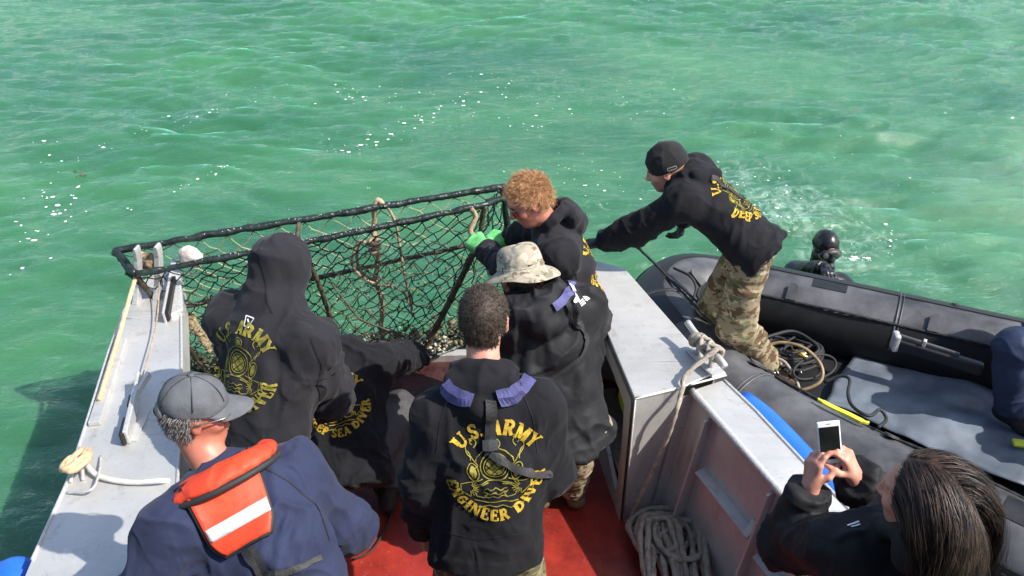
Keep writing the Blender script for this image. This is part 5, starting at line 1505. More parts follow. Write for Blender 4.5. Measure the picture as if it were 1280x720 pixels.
def hit(bvh, u, v, off=0.0):
    """the point of the cloth that lies in the line of sight of a surveyed pixel"""
    p = at(u, v, y=1.0) - A(0, 0, CAM_H); h = bvh.ray_cast(Vector((0, 0, CAM_H)), Vector(unit(p)), 12.0)
    if h[0] is None: return None
    return np.array(h[0]) + np.array(h[1]) * off
def hits(bvh, pts): return [q for q in (hit(bvh, u, v) for u, v in pts) if q is not None]
def strap_on(bvh, pts, w, parent, mat='webbing', name='strap', off=.006, nrm=None, th=.004):
    """a webbing strap laid on the cloth through world points, dropped along nrm"""
    P = resample(np.asarray(pts, float), .012); nrm = unit(nrm); V = []; F = []; rows = 0
    T = np.gradient(P, axis=0)
    for p, t in zip(P, T):
        sd = unit(np.cross(t, nrm)) * w / 2
        row = [lay(bvh, p + sd * k, nrm, off=off) for k in (-1, 0, 1)]
        if any(q is None for q in row):
            continue
        lowr = [q - nrm * th for q in row]
        V += row + lowr[::-1]; rows += 1
    for i in range(rows - 1):
        o = 6 * i
        if np.linalg.norm(np.asarray(V[o]) - V[o + 6]) > .08: continue
        for j in range(6): F.append((o + j, o + (j + 1) % 6, o + 6 + (j + 1) % 6, o + 6 + j))
    if rows < 2: return None
    F.append((0, 1, 2, 3, 4, 5)); F.append(tuple(6 * (rows - 1) + k for k in (5, 4, 3, 2, 1, 0)))
    return mesh_obj(name, V, F, M[mat], parent, False)
# ------------------------------------------------------------------ hair
def strands(name, roots, dirs, lens, mat, parent, width=.0022, seg=3, droop=0.0, curl=0.0, seed=0):
    rnd = np.random.default_rng(seed); V = []; F = []
    for p, d, L in zip(roots, dirs, lens):
        d = unit(d); side = unit(np.cross(d, rnd.normal(size=3))); oth = np.cross(d, side); ph = rnd.uniform(0, 6.28); q = p.copy(); n0 = len(V)
        for k in range(seg + 1):
            t = k / seg; w = width * (1 - .75 * t)
            c = q + (side * math.cos(ph + t * 9) + oth * math.sin(ph + t * 9)) * curl * t ** .5 if curl else q
            V += [c - side * w / 2, c + side * w / 2]
            d = unit(d + A(0, 0, -droop)); q = q + d * L / seg
        for k in range(seg): F.append((n0 + 2 * k, n0 + 2 * k + 1, n0 + 2 * k + 3, n0 + 2 * k + 2))
    return mesh_obj(name, V, F, M[mat], parent, True)
def scalp(P, keep, inflate=.004, h=.006):
    """hair cap: the skull grown a little, kept where keep(local xyz) > 0; returns V, F in world and normals"""
    c, B, s = P.J['head'], P.B, P.s
    prm = [ell(c + B[2] * .035 * s - B[1] * .012 * s, np.array((.074, .094, .085)) * s + inflate, B, .02), ell(c - B[2] * .02 * s - B[1] * .02 * s, np.array((.066, .072, .07)) * s + inflate, B, .03)]
    V, F = solid(prm, h)
    loc = (V - c) @ B.T / s
    ok = keep(loc)
    Fk = F[ok[F].all(1)]
    used = np.unique(Fk); mp = np.full(len(V), -1); mp[used] = np.arange(len(used))
    return V[used], mp[Fk], vert_normals(V, F)[used], loc[used]
# ------------------------------------------------------------------ people
UP = A(0, 0, 1)
def short_hair(P, keep, mat, length, n, seed, comb, inflate=.006, droop=.05, curl=0.0, width=.0022, name='hair', lump=.0012, jit=.22):
    V, F, N, loc = scalp(P, keep, inflate)
    rnd = np.random.default_rng(seed)
    V2 = V + N * (lump * fbm(V * 48, 2))[:, None]
    hair = mesh_obj(name, V2, F, M[mat], P.root)
    i = rnd.integers(0, len(V), n)
    roots = V[i] + rnd.normal(0, .0025, (n, 3)); dirs = N[i] * .55 + comb(loc[i]) @ P.B + rnd.normal(0, jit, (n, 3))
    L = length * rnd.uniform(.6, 1.25, n) * (1 + (45 * lump if lump > .003 else 0) * fbm(V[i] * 30 + 4, 2))
    strands('hair_strands', roots, dirs, L, mat, hair, width, 4 if curl else 2, droop, curl, seed)
    return hair
def sunglasses(P, lens='lens', name='sunglasses'):
    c, B = P.J['head'], P.B; L = lambda x, y, z: c + B[0] * x + B[1] * y + B[2] * z
    fr = mesh_obj(name, *tube_mesh(smooth_path([L(-.083, -.01, .012), L(-.080, .04, .018), L(-.066, .082, .020), L(-.03, .098, .020), L(0, .104, .018), L(.03, .098, .020), L(.066, .082, .020), L(.080, .04, .018), L(.083, -.01, .012)], .008), .0022, 6), M['frame_metal'], P.root)
    for sx in (-1, 1):
        V = []; n = 16
        for layer in (0, .004):
            V.append(L(sx * .036, .099 - layer, .006))
            for k in range(n):
                t = 2 * math.pi * k / n; x = sx * .036 + .029 * math.cos(t); z = .005 + .020 * math.sin(t) * (1 if math.sin(t) > 0 else 1.1)
                V.append(L(x, .101 - layer - 3.0 * x * x - .002, z))
        F = [(0, 1 + k, 1 + (k + 1) % n) for k in range(n)] + [(n + 1, n + 2 + (k + 1) % n, n + 2 + k) for k in range(n)] + [(1 + k, n + 2 + k, n + 2 + (k + 1) % n, 1 + (k + 1) % n) for k in range(n)]
        mesh_obj('lens', V, F, M[lens], fr)
    return fr
def back_print(P, garment, c, right, up, text_top, text_bot, mat_t, mat_e, R=.130, size=.048, es=1.15, sx=1.0, top_mid=90):
    g = P.parts[garment][0]; bv = P.surf(garment)
    pr = Print(bv, c, right, up); arc_text(pr, text_top, R, size, top_mid, True, 0, sx, .03, (mat_t, g))
    arc_text(pr, text_bot, R + size * .62, size * .80, 270, False, .0, sx, .03, (mat_t, g))
    pe = Print(bv, c, right, up); emblem(pe, es)
    e = pe.build('emblem', mat_e, g)
    if e: e['kind'] = 'stuff'
    ph = Print(bv, c, right, up, .0042); helmet_grid(ph, es); e = ph.build('emblem_grid', 'black_fleece', g)
    if e: e['kind'] = 'stuff'
    return bv, g
ALL = {}
# ---- the man in the middle, back turned ---------------------------------------------------------
def man_centre():
    J = dict(head=at(604, 402, y=2.36), hf=(.02, .93, -.28), hu=(.03, .3, 1), f=(.03, 1, 0), shL=at(546, 522, y=2.17), shR=at(668, 508, y=2.21), pelvis=A(-.085, 2.06, .95),
             elL=at(528, 602, y=2.10), wrL=at(531, 664, y=2.18), elR=at(688, 592, y=2.19), wrR=A(.08, 2.50, 1.06),
             knL=A(-.21, 2.10, .50), knR=A(.05, 2.10, .50), anL=A(-.22, 2.05, .09), anR=A(.06, 2.05, .09))
    P = Person('man seen from behind in black hoodie with round yellow emblem, standing mid deck', J)
    hands = {'L': dict(d=(.05, .25, -1), n=(.9, -.1, .1), curl=.55), 'R': dict(d=(-.2, 1, -.1), n=(-.6, 0, -.6), curl=.6)}
    P.make_body(hands)
    P.trousers('camo', loose=(.016, .022, .026)); P.boots('boot')
    P.hoodie('black_fleece', .018, .10, (.010, .018, .016), 'down', 1.0, .005, .009, girth=1.04)
    bv, g = back_print(P, 'hoodie', hit(P.surf('hoodie'), 619, 592), P.r + P.u * .03, P.u, 'U.S. ARMY', 'ENGINEER DIVER', 'gold', 'gold_dim', top_mid=86)
    # life-jacket harness: collar lining, upright strap with buckle, slanting strap
    n = -P.f * .8 + P.u * .45
    strap_on(bv, hits(bv, [(613, 500), (613, 520), (613, 545), (613, 568)]), .032, P.root, 'webbing', 'strap', .010, n)
    strap_on(bv, hits(bv, [(614, 566), (640, 582), (664, 592), (688, 590)]), .022, P.root, 'webbing_grey', 'strap', .012, n)
    b = strap_on(bv, hits(bv, [(613, 548), (613, 562)]), .042, P.root, 'webbing_grey', 'buckle', .016, n, .010)
    for sx, cs in ((1, ((622, 497), (640, 493), (654, 485), (663, 474))), (-1, ((592, 500), (575, 496), (562, 488), (556, 480)))):
        strap_on(bv, hits(bv, cs), .045, P.root, 'lining', 'vest_collar', .012, n, .012)
    for pth in (((560, 500), (550, 530), (546, 566)), ((654, 492), (667, 524), (672, 566)), ((548, 662), (600, 675), (655, 666))):
        strap_on(bv, hits(bv, pth), .005, g, 'black_shell', 'seam', .002, n, .002)
    short_hair(P, lambda l: (l[:, 2] > -.062) & (l[:, 1] < .055) & ((l[:, 2] > -.02) | (np.abs(l[:, 0]) < .056)) & ~((np.abs(l[:, 0]) > .06) & (l[:, 1] > -.03) & (l[:, 2] < .03)), 'hair_dark', .0085, 9000, 5, lambda l: np.stack([0 * l[:, 0], .55 + 0 * l[:, 0], -.45 + l[:, 2] * 4], 1), .0048, width=.0014, jit=.10)
    return P
ALL['centre'] = man_centre()
# ---- the capped man with the orange vest ---------------------------------------------------------
def man_vest():
    J = dict(head=at(247, 516, y=1.97), hf=(.93, .30, -.12), hu=(.06, .10, 1), f=(-.28, .96, 0), shL=at(217, 660, y=1.75), shR=at(368, 594, y=1.95), pelvis=A(-.60, 1.64, .88),
             elL=A(-1.09, 1.60, 1.05), wrL=A(-1.12, 1.85, .93), elR=at(432, 660, y=2.02), wrR=A(-.66, 2.22, .88),
             knL=A(-.74, 1.66, .48), knR=A(-.52, 1.70, .48), anL=A(-.78, 1.58, .09), anR=A(-.50, 1.62, .09))
    P = Person('man in grey baseball cap, navy jacket and orange life vest', J, 'skin_ruddy', .93)
    P.make_body({'L': dict(d=(.1, 1, -.3), n=(.8, 0, -.5), curl=.5), 'R': dict(d=(-.3, 1, -.2), n=(-.6, 0, -.6), curl=.5)})
    P.trousers('denim'); P.boots('boot_black')
    P.hoodie('navy_fleece', .024, .12, (.016, .026, .020), 'collar', 2.0, .006, .010, 'jacket', girth=1.08)
    jk = P.parts['jacket'][0]; bv = P.surf('jacket')
    r, u, f = P.r, P.u, P.f
    # back panel of the vest as a padded slab with rounded lower corners
    ul, ur, lr, ll = A(226, 612), A(312, 563), A(346, 658), A(272, 700)
    c0, c1, c2 = hit(bv, *ul), hit(bv, *ur), hit(bv, *ll)
    nn = unit(np.cross(c1 - c0, c2 - c0)); nn = nn if nn @ -f > 0 else -nn
    def slab(name, fn, mat, off, th, nu=20, nv=22, parent=None):
        m = nv + 1; V = np.zeros(((nu + 1) * m, 3)); bad = []
        for i in range(nu + 1):
            for j in range(nv + 1):
                h = hit(bv, *fn(i / nu, j / nv)); V[i * m + j] = h if h is not None else c0
        G = V.reshape(nu + 1, m, 3)
        for _ in range(6):      # padded foam does not follow each crease of the jacket
            G[1:-1, 1:-1] = .25 * (G[2:, 1:-1] + G[:-2, 1:-1] + G[1:-1, 2:] + G[1:-1, :-2])
            G[0, 1:-1] = .5 * (G[0, 2:] + G[0, :-2]); G[-1, 1:-1] = .5 * (G[-1, 2:] + G[-1, :-2])
        V = G.reshape(-1, 3) + nn * off
        F = [(i * m + j, (i + 1) * m + j, (i + 1) * m + j + 1, i * m + j + 1) for i in range(nu) for j in range(nv)]
        o = mesh_obj(name, V, F, M[mat], parent or P.root, True)
        sm = o.modifiers.new('thick', 'SOLIDIFY'); sm.thickness = th; sm.offset = 0
        return o
    def rounded(s, t, grow=0.0):
        rad = .22; x = (s - .5) * 2
        if t > 1 - rad:
            k = (t - (1 - rad)) / rad; lim = 1 - .30 * (1 - math.sqrt(max(0, 1 - k * k)))
        else: lim = 1.0
        x = x * lim * (1 + grow); s2 = .5 + x / 2; t2 = t * (1 + grow) - grow * .5
        return (ul * (1 - s2) + ur * s2) * (1 - t2) + (ll * (1 - s2) + lr * s2) * t2
    vest = slab('vest_edge', lambda s, t: rounded(s, t, .07), 'piping', .012, .016)
    slab('vest_panel', rounded, 'orange', .018, .020)
    slab('reflective_stripe', lambda s, t: rounded(.02 + .96 * s, .60 + .17 * t), 'reflective', .0305, .003, 20, 5)
    # collar: a flattened roll round the neck
    nk = P.neck; pts = []
    for a in np.linspace(-128, 128, 15):
        t = math.radians(a); pts.append(nk + u * (.020 + .014 * math.cos(t)) + (-f * math.cos(t) * 1.02 + r * math.sin(t) * 1.12) * .118)
    cp = [cone(a, .041, b, .041, .02, (unit(u * .85 - f * .5), .42)) for a, b in zip(pts[:-1], pts[1:])]
    P.garment('vest_collar', cp, 'orange', .007, .002, (), 6.0, 14)
    out = []
    for a in np.linspace(-122, 122, 40):
        t = math.radians(a); out.append(nk + u * (-.004 + .004 * math.cos(t)) + (-f * math.cos(t) * 1.02 + r * math.sin(t) * 1.12) * .154)
    tube('collar_piping', out, .0105, M['piping'], P.parts['vest_collar'][0], 8)
    inn = []
    for a in np.linspace(-122, 122, 40):
        t = math.radians(a); inn.append(nk + u * (.034 + .016 * math.cos(t)) + (-f * math.cos(t) * 1.02 + r * math.sin(t) * 1.12) * .094)
    tube('collar_piping', inn, .006, M['piping'], P.parts['vest_collar'][0], 8)
    strap_on(bv, hits(bv, [(312, 685), (325, 712), (340, 745)]), .036, P.root, 'webbing', 'strap', .012, nn)
    strap_on(bv, hits(bv, [(332, 716), (365, 712), (400, 695)]), .018, P.root, 'webbing_grey', 'strap', .010, nn)
    strap_on(bv, hits(bv, ((330, 585), (362, 602), (396, 632), (412, 676))), .005, jk, 'navy_dark', 'seam', .002, nn, .002)
    # dark panel under the right arm
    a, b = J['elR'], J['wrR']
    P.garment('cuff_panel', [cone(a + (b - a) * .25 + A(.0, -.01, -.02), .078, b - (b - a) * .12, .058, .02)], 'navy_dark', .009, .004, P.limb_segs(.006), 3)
    # cap
    c, B = J['head'], P.B; L = lambda x, y, z: c + B[0] * x + B[1] * y + B[2] * z
    prm = [ell(L(0, -.010, .042), (.080, .099, .088), B, .01, [(L(0, 0, .026), -unit(B[2] + B[1] * .10))])]
    V, F = solid(prm, .006); N = vert_normals(V, F); V = V + N * (.003 * fbm(V * 20, 2))[:, None]
    cap = mesh_obj('baseball_cap', V, F, M['cap_grey'], P.root)
    bV = []; bF = []; n = 14; m = 7
    for i in range(n + 1):
        a = math.radians(-66 + 132 * i / n)
        for j in range(m + 1):
            t = j / m; x = math.sin(a) * (.077 + .002 * t); y0 = -.010 + .091 * math.cos(a); y = y0 + .080 * t * math.cos(a) ** .6
            bV.append(L(x, y, .034 - .020 * t - 2.2 * x * x + .004))
    bF = [(i * (m + 1) + j, (i + 1) * (m + 1) + j, (i + 1) * (m + 1) + j + 1, i * (m + 1) + j + 1) for i in range(n) for j in range(m)]
    br = mesh_obj('cap_brim', bV, bF, M['cap_grey'], cap); sm = br.modifiers.new('t', 'SOLIDIFY'); sm.thickness = .005
    for ang in (0, 60, 120):
        t = math.radians(ang); pth = []
        for k in np.linspace(-80, 80, 24):
            e = math.radians(k); pth.append(L(.0812 * math.sin(e) * math.cos(t), -.010 + .1002 * math.sin(e) * math.sin(t), .042 + .0892 * math.cos(e)))
        tube('cap_seam', pth, .0016, M['stitch'], cap, 5)
    tube('cap_button', [L(0, -.01, .128), L(0, -.01, .136)], .009, M['cap_grey'], cap, 10)
    # closing strap and its gap at the back
    V, F = solid([ell(L(0, -.096, .030), (.036, .020, .024), B, .004)], .004); mesh_obj('cap_gap', V, F, M['hair_grey'], cap)
    pth = [L(.074 * math.sin(t), -.010 - .104 * math.cos(t), .024) for t in np.linspace(-.6, .6, 14)]
    tube('cap_strap', pth, .006, M['stitch'], cap, 6)
    sunglasses(P)
    short_hair(P, lambda l: (l[:, 2] > -.060) & (l[:, 2] < .04) & (l[:, 1] < .012) & ~((np.abs(l[:, 0]) > .055) & (l[:, 1] > -.022) & (l[:, 2] < .02)), 'hair_grey', .014, 2600, 8, lambda l: np.stack([0 * l[:, 0], -.2 + 0 * l[:, 0], -.6 + 0 * l[:, 0]], 1), .004)
    return P
ALL['vest'] = man_vest()
# ---- the hooded man at the left --------------------------------------------------------------------
def man_hood():
    J = dict(head=at(352, 347, y=2.80), hf=(.62, .70, -.42), hu=(.1, .25, 1), f=(.48, .88, 0), shL=A(-1.055, 2.75, 1.345), shR=A(-.735, 2.58, 1.335), pelvis=A(-.93, 2.38, .86),
             elL=A(-1.12, 2.95, 1.06), wrL=A(-.98, 3.17, .98), elR=A(-.72, 2.68, 1.00), wrR=A(-.78, 2.92, .92),
             knL=A(-1.02, 2.58, .47), knR=A(-.82, 2.54, .47), anL=A(-1.04, 2.42, .09), anR=A(-.84, 2.36, .09))
    P = Person('man with dark hood pulled up, back to camera at the left', J)
    P.make_body({'L': dict(d=(.5, .8, -.2), n=(.2, .2, -1), curl=.7), 'R': dict(d=(0, .9, -.3), n=(-.5, .1, -.8), curl=.6)})
    P.trousers('grey_trousers'); P.boots('boot_black')
    c, B = J['head'], P.B; L = lambda x, y, z: c + B[0] * x + B[1] * y + B[2] * z
    hood = [ell(L(0, -.015, .040), (.103, .120, .114), B, .03), ell(L(0, -.045, .075), (.066, .080, .080), B, .06), cone(L(0, -.02, -.03), .100, P.neck + P.u * .01 - P.f * .02, .098, .04), cone(P.neck - P.f * .03, .105, P.sc - P.f * .02 - P.u * .02, .12, .06),
            ell(L(0, .12, -.01), (.075, .10, .10), B, .02, None, True)]
    P.hoodie('charcoal_fleece', .024, .13, (.016, .026, .018), None, 3.0, .006, .011, extra=hood, girth=1.06)
    bv, g = back_print(P, 'hoodie', hit(P.surf('hoodie'), 297, 462), P.r + A(0, 0, -.10), P.u, 'U.S. ARMY', 'ENGINEER DIVER', 'gold_dim', 'gold_dim')
    # small white mark on the shoulder
    pm = Print(bv, hit(bv, 311, 402), P.r, P.u); pm.ribbon([(-.02, .02), (-.012, -.016), (.016, -.02), (.02, .012), (-.02, .02)], .004); pm.ribbon([(-.008, .008), (.008, -.008)], .006); pm.build('shoulder_mark', 'white_print', g)
    for pth in (((388, 422), (402, 455), (400, 500)), ((330, 300), (326, 330), (332, 366), (340, 392))):
        strap_on(bv, hits(bv, pth), .005, g, 'black_fleece', 'seam', .002, unit(-P.f + P.r * .4), .002)
    return P
ALL['hood'] = man_hood()
# ---- the crouching man ---------------------------------------------------------------------------
def man_crouch():
    J = dict(head=A(-.96, 3.60, .60), hf=(.1, .75, -.65), hu=(0, .65, .75), f=(.06, .70, -.70), shL=A(-.97, 3.38, .64), shR=A(-.645, 3.34, .65), pelvis=A(-.765, 3.02, .34),
             elL=A(-1.1, 3.6, .40), wrL=A(-.95, 3.8, .28), elR=A(-.57, 3.60, .50), wrR=A(-.525, 3.81, .33),
             knL=A(-.98, 3.40, .28), knR=A(-.58, 3.42, .30), anL=A(-.92, 3.02, .10), anR=A(-.60, 3.05, .10), toeL=(.1, .95, -.1), toeR=(.1, .95, -.1))
    P = Person('man crouching at the bow behind the hooded man, reaching into the trap', J)
    kwR = dict(d=(.35, .8, -.35), n=(-.1, -.2, -1), curl=.5); kwL = dict(d=(.2, .9, -.2), n=(0, 0, -1), curl=.5)
    P.make_body({'L': kwL, 'R': kwR})
    P.trousers('grey_trousers', loose=(.02, .026, .03)); P.boots('boot_black')
    c, B = J['head'], P.B
    cap = [ell(c + B[2] * .03 - B[1] * .01, (.086, .106, .10), B, .02)]
    P.garment('knit_cap', cap, 'beanie', .007, .002, (), 1.0)
    P.hoodie('black_fleece', .020, .12, (.014, .022, .020), 'down', 4.0, .006, .012, girth=1.02)
    n_ = unit(np.cross(P.r, P.u))
    back_print(P, 'hoodie', P.sc - P.u * .22 - P.f * .12 - P.r * .01, P.r + P.u * .20, P.u, 'U.S. ARMY', 'DEEP SEA DIVER', 'gold', 'gold', .115, .048, 1.0)
    P.glove('R', 'glove_black', kwR, .05); P.glove('L', 'glove_black', kwL, .05)
    return P
ALL['crouch'] = man_crouch()
# ---- the man in the camouflage hat -----------------------------------------------------------------
def man_hat():
    J = dict(head=at(651, 345, y=2.93), hf=(-.45, .80, -.42), hu=(-.10, .28, 1), f=(-.34, .94, 0), shL=A(-.02, 2.80, 1.285), shR=A(.265, 2.90, 1.285), pelvis=A(.225, 2.72, .81),
             elL=A(-.08, 3.02, 1.07), wrL=A(-.15, 3.26, 1.0), elR=A(.30, 3.04, 1.02), wrR=A(.20, 3.22, .98),
             knL=A(.12, 3.02, .45), knR=A(.29, 3.02, .45), anL=A(.13, 3.08, .09), anR=A(.30, 3.08, .09))
    P = Person('man in camouflage bucket hat and black padded jacket beside the locker', J, 'skin_ruddy')
    P.make_body({'L': dict(d=(-.3, .9, -.2), n=(.4, 0, -.8), curl=.6), 'R': dict(d=(-.5, .8, -.1), n=(-.4, 0, -.8), curl=.6)})
    P.trousers('camo', loose=(.012, .016, .02)); P.boots('boot')
    puff = []
    P.hoodie('black_shell', .020, .09, (.012, .022, .018), 'down', 5.0, .008, .012, 'jacket', girth=1.02, hood_size=1.15)
    bv = P.surf('jacket'); g = P.parts['jacket'][0]; n = unit(-P.f * .85 + P.u * .4)
    strap_on(bv, hits(bv, [(708, 378), (716, 396), (733, 424)]), .022, P.root, 'webbing', 'strap', .010, n)
    strap_on(bv, hits(bv, [(733, 424), (724, 446), (692, 470), (668, 486)]), .018, P.root, 'webbing', 'strap', .010, n)
    strap_on(bv, hits(bv, [(692, 384), (704, 376), (713, 364), (715, 352)]), .028, P.root, 'lining', 'hood_lining', .012, n)
    pw = Print(bv, hit(bv, 713, 364), P.r, P.u, .018); pw.ribbon([(-.016, -.022), (-.004, 0), (.006, .02)], .012); pw.ribbon([(.008, -.012), (.012, .008)], .008); pw.build('lining_print', 'white_print', g)
    # small white shoulder logo: a quarter dome of arcs beside three bars
    pl_ = Print(bv, hit(bv, 730, 376), unit(P.r + P.u * .28), P.u)
    for k in range(3): pl_.ribbon(arcp(.004, -.008, .008 + .006 * k, .008 + .006 * k, 0, 90, 6), .0035)
    for k in range(3): pl_.ribbon([(-.022, .007 - .0075 * k), (.0, .007 - .0075 * k)], .0042)
    pl_.build('logo', 'white_print', g)
    # hat
    c, B = J['head'], P.B; L = lambda x, y, z: c + B[0] * x + B[1] * y + B[2] * z
    prof = [(0.0, .128), (.035, .127), (.060, .121), (.074, .108), (.081, .085), (.085, .055), (.087, .032), (.098, .024), (.120, .012), (.138, .002), (.141, -.001)]
    V = []; F = []; n = 56; prof = [(a * 1.06, b) for a, b in prof]
    for rr, z in prof:
        for k in range(n):
            t = 2 * math.pi * k / n; wob = .008 * math.sin(2 * t + .6) * max(0, rr - .085) / .055 + .0035 * math.sin(5 * t + 1) * max(0, rr - .085) / .055
            dent = .004 * vnoise(A(math.cos(t) * 2, math.sin(t) * 2, z * 25)[None])[0]
            V.append(L((rr + dent) * math.cos(t), -.010 + (rr * 1.14 + dent) * math.sin(t), z + wob + dent))
    for i in range(len(prof) - 1):
        for k in range(n): F.append((i * n + k, (i + 1) * n + k, (i + 1) * n + (k + 1) % n, i * n + (k + 1) % n))
    hat = mesh_obj('bucket_hat', V, F, M['camo_hat'], P.root); sm = hat.modifiers.new('t', 'SOLIDIFY'); sm.thickness = .004
    hat.modifiers.new('s', 'SUBSURF').levels = 1; hat.modifiers['s'].render_levels = 1
    bd = [L(.0895 * math.cos(t), -.010 + .0895 * 1.14 * math.sin(t), .042) for t in np.linspace(0, 2 * math.pi, 50)]
    V, F = tube_mesh(bd, .0035, 6); mesh_obj('hat_band', V, F, M['camo_hat'], hat)
    short_hair(P, lambda l: (l[:, 2] > -.06) & (l[:, 2] < .04) & (l[:, 1] < .01) & ~((np.abs(l[:, 0]) > .055) & (l[:, 1] > -.022) & (l[:, 2] < .02)), 'hair_dark', .010, 900, 9, lambda l: np.stack([0 * l[:, 0], -.2 + 0 * l[:, 0], -.6 + 0 * l[:, 0]], 1), .003)
    return P
ALL['hat'] = man_hat()
# ---- the curly blond man with green gloves --------------------------------------------------------------
def man_blond():
    J = dict(head=at(662, 252, y=3.60), hf=(-.86, -.22, -.46), hu=(-.38, .10, .90), f=(-.97, -.18, 0), shL=A(.22, 3.50, 1.175), shR=A(.19, 3.84, 1.175), pelvis=A(.33, 3.58, .80),
             elL=A(-.03, 3.70, .98), wrL=at(606, 312, y=3.96), elR=A(.13, 4.03, 1.0), wrR=at(634, 300, y=4.10),
             knL=A(.13, 3.40, .45), knR=A(.22, 3.66, .45), anL=A(.20, 3.36, .09), anR=A(.27, 3.70, .09))
    P = Person('curly blond man in green gloves gripping the trap', J, 'skin_ruddy')
    kwL = dict(d=(-.55, .75, .12), n=(.2, .4, -1), curl=.7, s=1.3); kwR = dict(d=(-.85, .4, .0), n=(0, .3, -1), curl=.7, s=1.2)
    P.make_body({'L': kwL, 'R': kwR})
    P.trousers('camo'); P.boots('boot')
    P.hoodie('charcoal_fleece', .018, .12, (.010, .016, .010), 'down', 6.0, .005, .009, hood_size=1.02)
    P.glove('L', 'glove_green', kwL, .05); P.glove('R', 'glove_green', kwR, .07)
    back_print(P, 'hoodie', P.sc - P.u * .19 - P.f * .12, P.r, P.u, 'U.S. ARMY', 'ENGINEER DIVER', 'gold', 'gold')
    short_hair(P, lambda l: (l[:, 2] > -.045) & (l[:, 1] < .065) & ((l[:, 1] < .03) | (l[:, 2] > .05)) & ((l[:, 2] > .01) | (l[:, 1] < -.03)), 'hair_blond', .026, 7000, 12, lambda l: np.stack([0 * l[:, 0], .30 + 0 * l[:, 0], l[:, 2] * 2], 1), .003, .12, .006, .0020, lump=.009)
    sunglasses(P, 'lens_red')
    return P
ALL['blond'] = man_blond()
# ---- the man leaning from the inflatable --------------------------------------------------------------------
def man_beanie():
    J = dict(head=at(833, 212, y=4.14), hf=(-.88, .20, -.34), hu=(-.35, .15, .92), f=(-.70, .10, -.70), shL=A(.875, 3.97, 1.20), shR=A(.985, 4.27, 1.22), pelvis=A(1.225, 3.97, .985),
             elL=at(796, 287, y=4.02), wrL=at(752, 303, y=4.10), elR=A(1.02, 4.46, .96), wrR=A(1.02, 4.62, .74),
             hipL=A(1.24, 3.89, .94), hipR=A(1.26, 4.06, .94), knL=at(918, 408, y=3.90), knR=at(895, 380, y=4.16), anL=at(962, 456, y=4.02), anR=A(1.22, 4.26, .10), toeL=(.1, -.6, 0), toeR=(-.5, .3, 0))
    J['toeL'] = A(.75, -.35, -.25)
    P = Person('man in black beanie and camouflage trousers leaning from the inflatable boat', J, 'skin')
    kwL = dict(d=(-1, .15, -.25), n=(0, 0, -1), curl=.3); kwR = dict(d=(-.1, 0, -1), n=(-.9, 0, 0), curl=.6)
    P.hoodat = J['head'] - P.B[2] * .10 - P.B[1] * .075
    P.make_body({'L': kwL, 'R': kwR})
    P.trousers('camo', .014, (.018, .026, .022), amp=.010, base=.006); P.boots('boot')
    extra = []
    P.hoodie('black_fleece', .020, .12, (.012, .016, .010), 'down', 7.0, .005, .010, hood_size=1.0)
    P.glove('L', 'glove_black', kwL, .05); P.glove('R', 'glove_black', kwR, .05)
    bv, g = back_print(P, 'hoodie', P.sc - P.u * .20 - P.f * .12 - P.r * .005, P.r, P.u, 'U.S. ARMY', 'DEEP SEA DIVER', 'gold', 'gold_dim')
    strap_on(bv, hits(bv, [(889, 222), (900, 230), (915, 240), (928, 248)]), .02, P.root, 'webbing', 'strap', .008, unit(-P.f + UP * .2))
    c, B = J['head'], P.B; L = lambda x, y, z: c + B[0] * x + B[1] * y + B[2] * z
    bn = [ell(L(0, -.014, .045), (.090, .110, .108), B, .02, [(L(0, .0, .008), -unit(B[2] + B[1] * .12))]), cone(L(0, -.02, .02), .088, L(0, -.016, .05), .092, .01, None, [(L(0, .0, .006), -unit(B[2] + B[1] * .12)), (L(0, 0, .062), unit(B[2] + B[1] * .12))])]
    P.garment('beanie', bn, 'beanie', .006, .0022, (), 2.0, 16)
    bb = P.surf('beanie')
    # small grey tag on the cuff
    pt = Print(bb, L(-.08, -.045, .03), -B[1], B[2], .003); pt.ribbon([(-.022, .006), (.022, .006), (.022, -.008), (-.022, -.008), (-.022, .006)], .003); pt.build('cuff_tag', 'grey_print', P.parts['beanie'][0])
    # cargo pocket with flap
    tv = P.surf('trousers'); k1, k2 = J['hipL'], J['knL']; m_ = k1 + (k2 - k1) * .55
    for (w, hgt, off, nm) in ((.15, .17, .010, 'cargo_pocket'), (.16, .05, .016, 'pocket_flap')):
        ax = unit(k1 - k2); sd = unit(np.cross(A(0, -1, .3), ax)); nn = unit(np.cross(sd, ax)); nn = nn if nn[1] < 0 else -nn
        V = []; n_ = 7
        cc_ = m_ + (ax * .07 if nm == 'pocket_flap' else 0)
        for i in range(n_):
            for j in range(n_):
                p = cc_ + sd * w * .5 * (2 * i / (n_ - 1) - 1) + ax * hgt * .5 * (2 * j / (n_ - 1) - 1); q = lay(tv, p, nn, .4, off * (1 if 0 < i < n_ - 1 and 0 < j < n_ - 1 else .3)); V.append(q if q is not None else p)
        F = [(i * n_ + j, (i + 1) * n_ + j, (i + 1) * n_ + j + 1, i * n_ + j + 1) for i in range(n_ - 1) for j in range(n_ - 1)]
        mesh_obj(nm, V, F, M['camo'], P.parts['trousers'][0])
    return P
ALL['beanie'] = man_beanie()
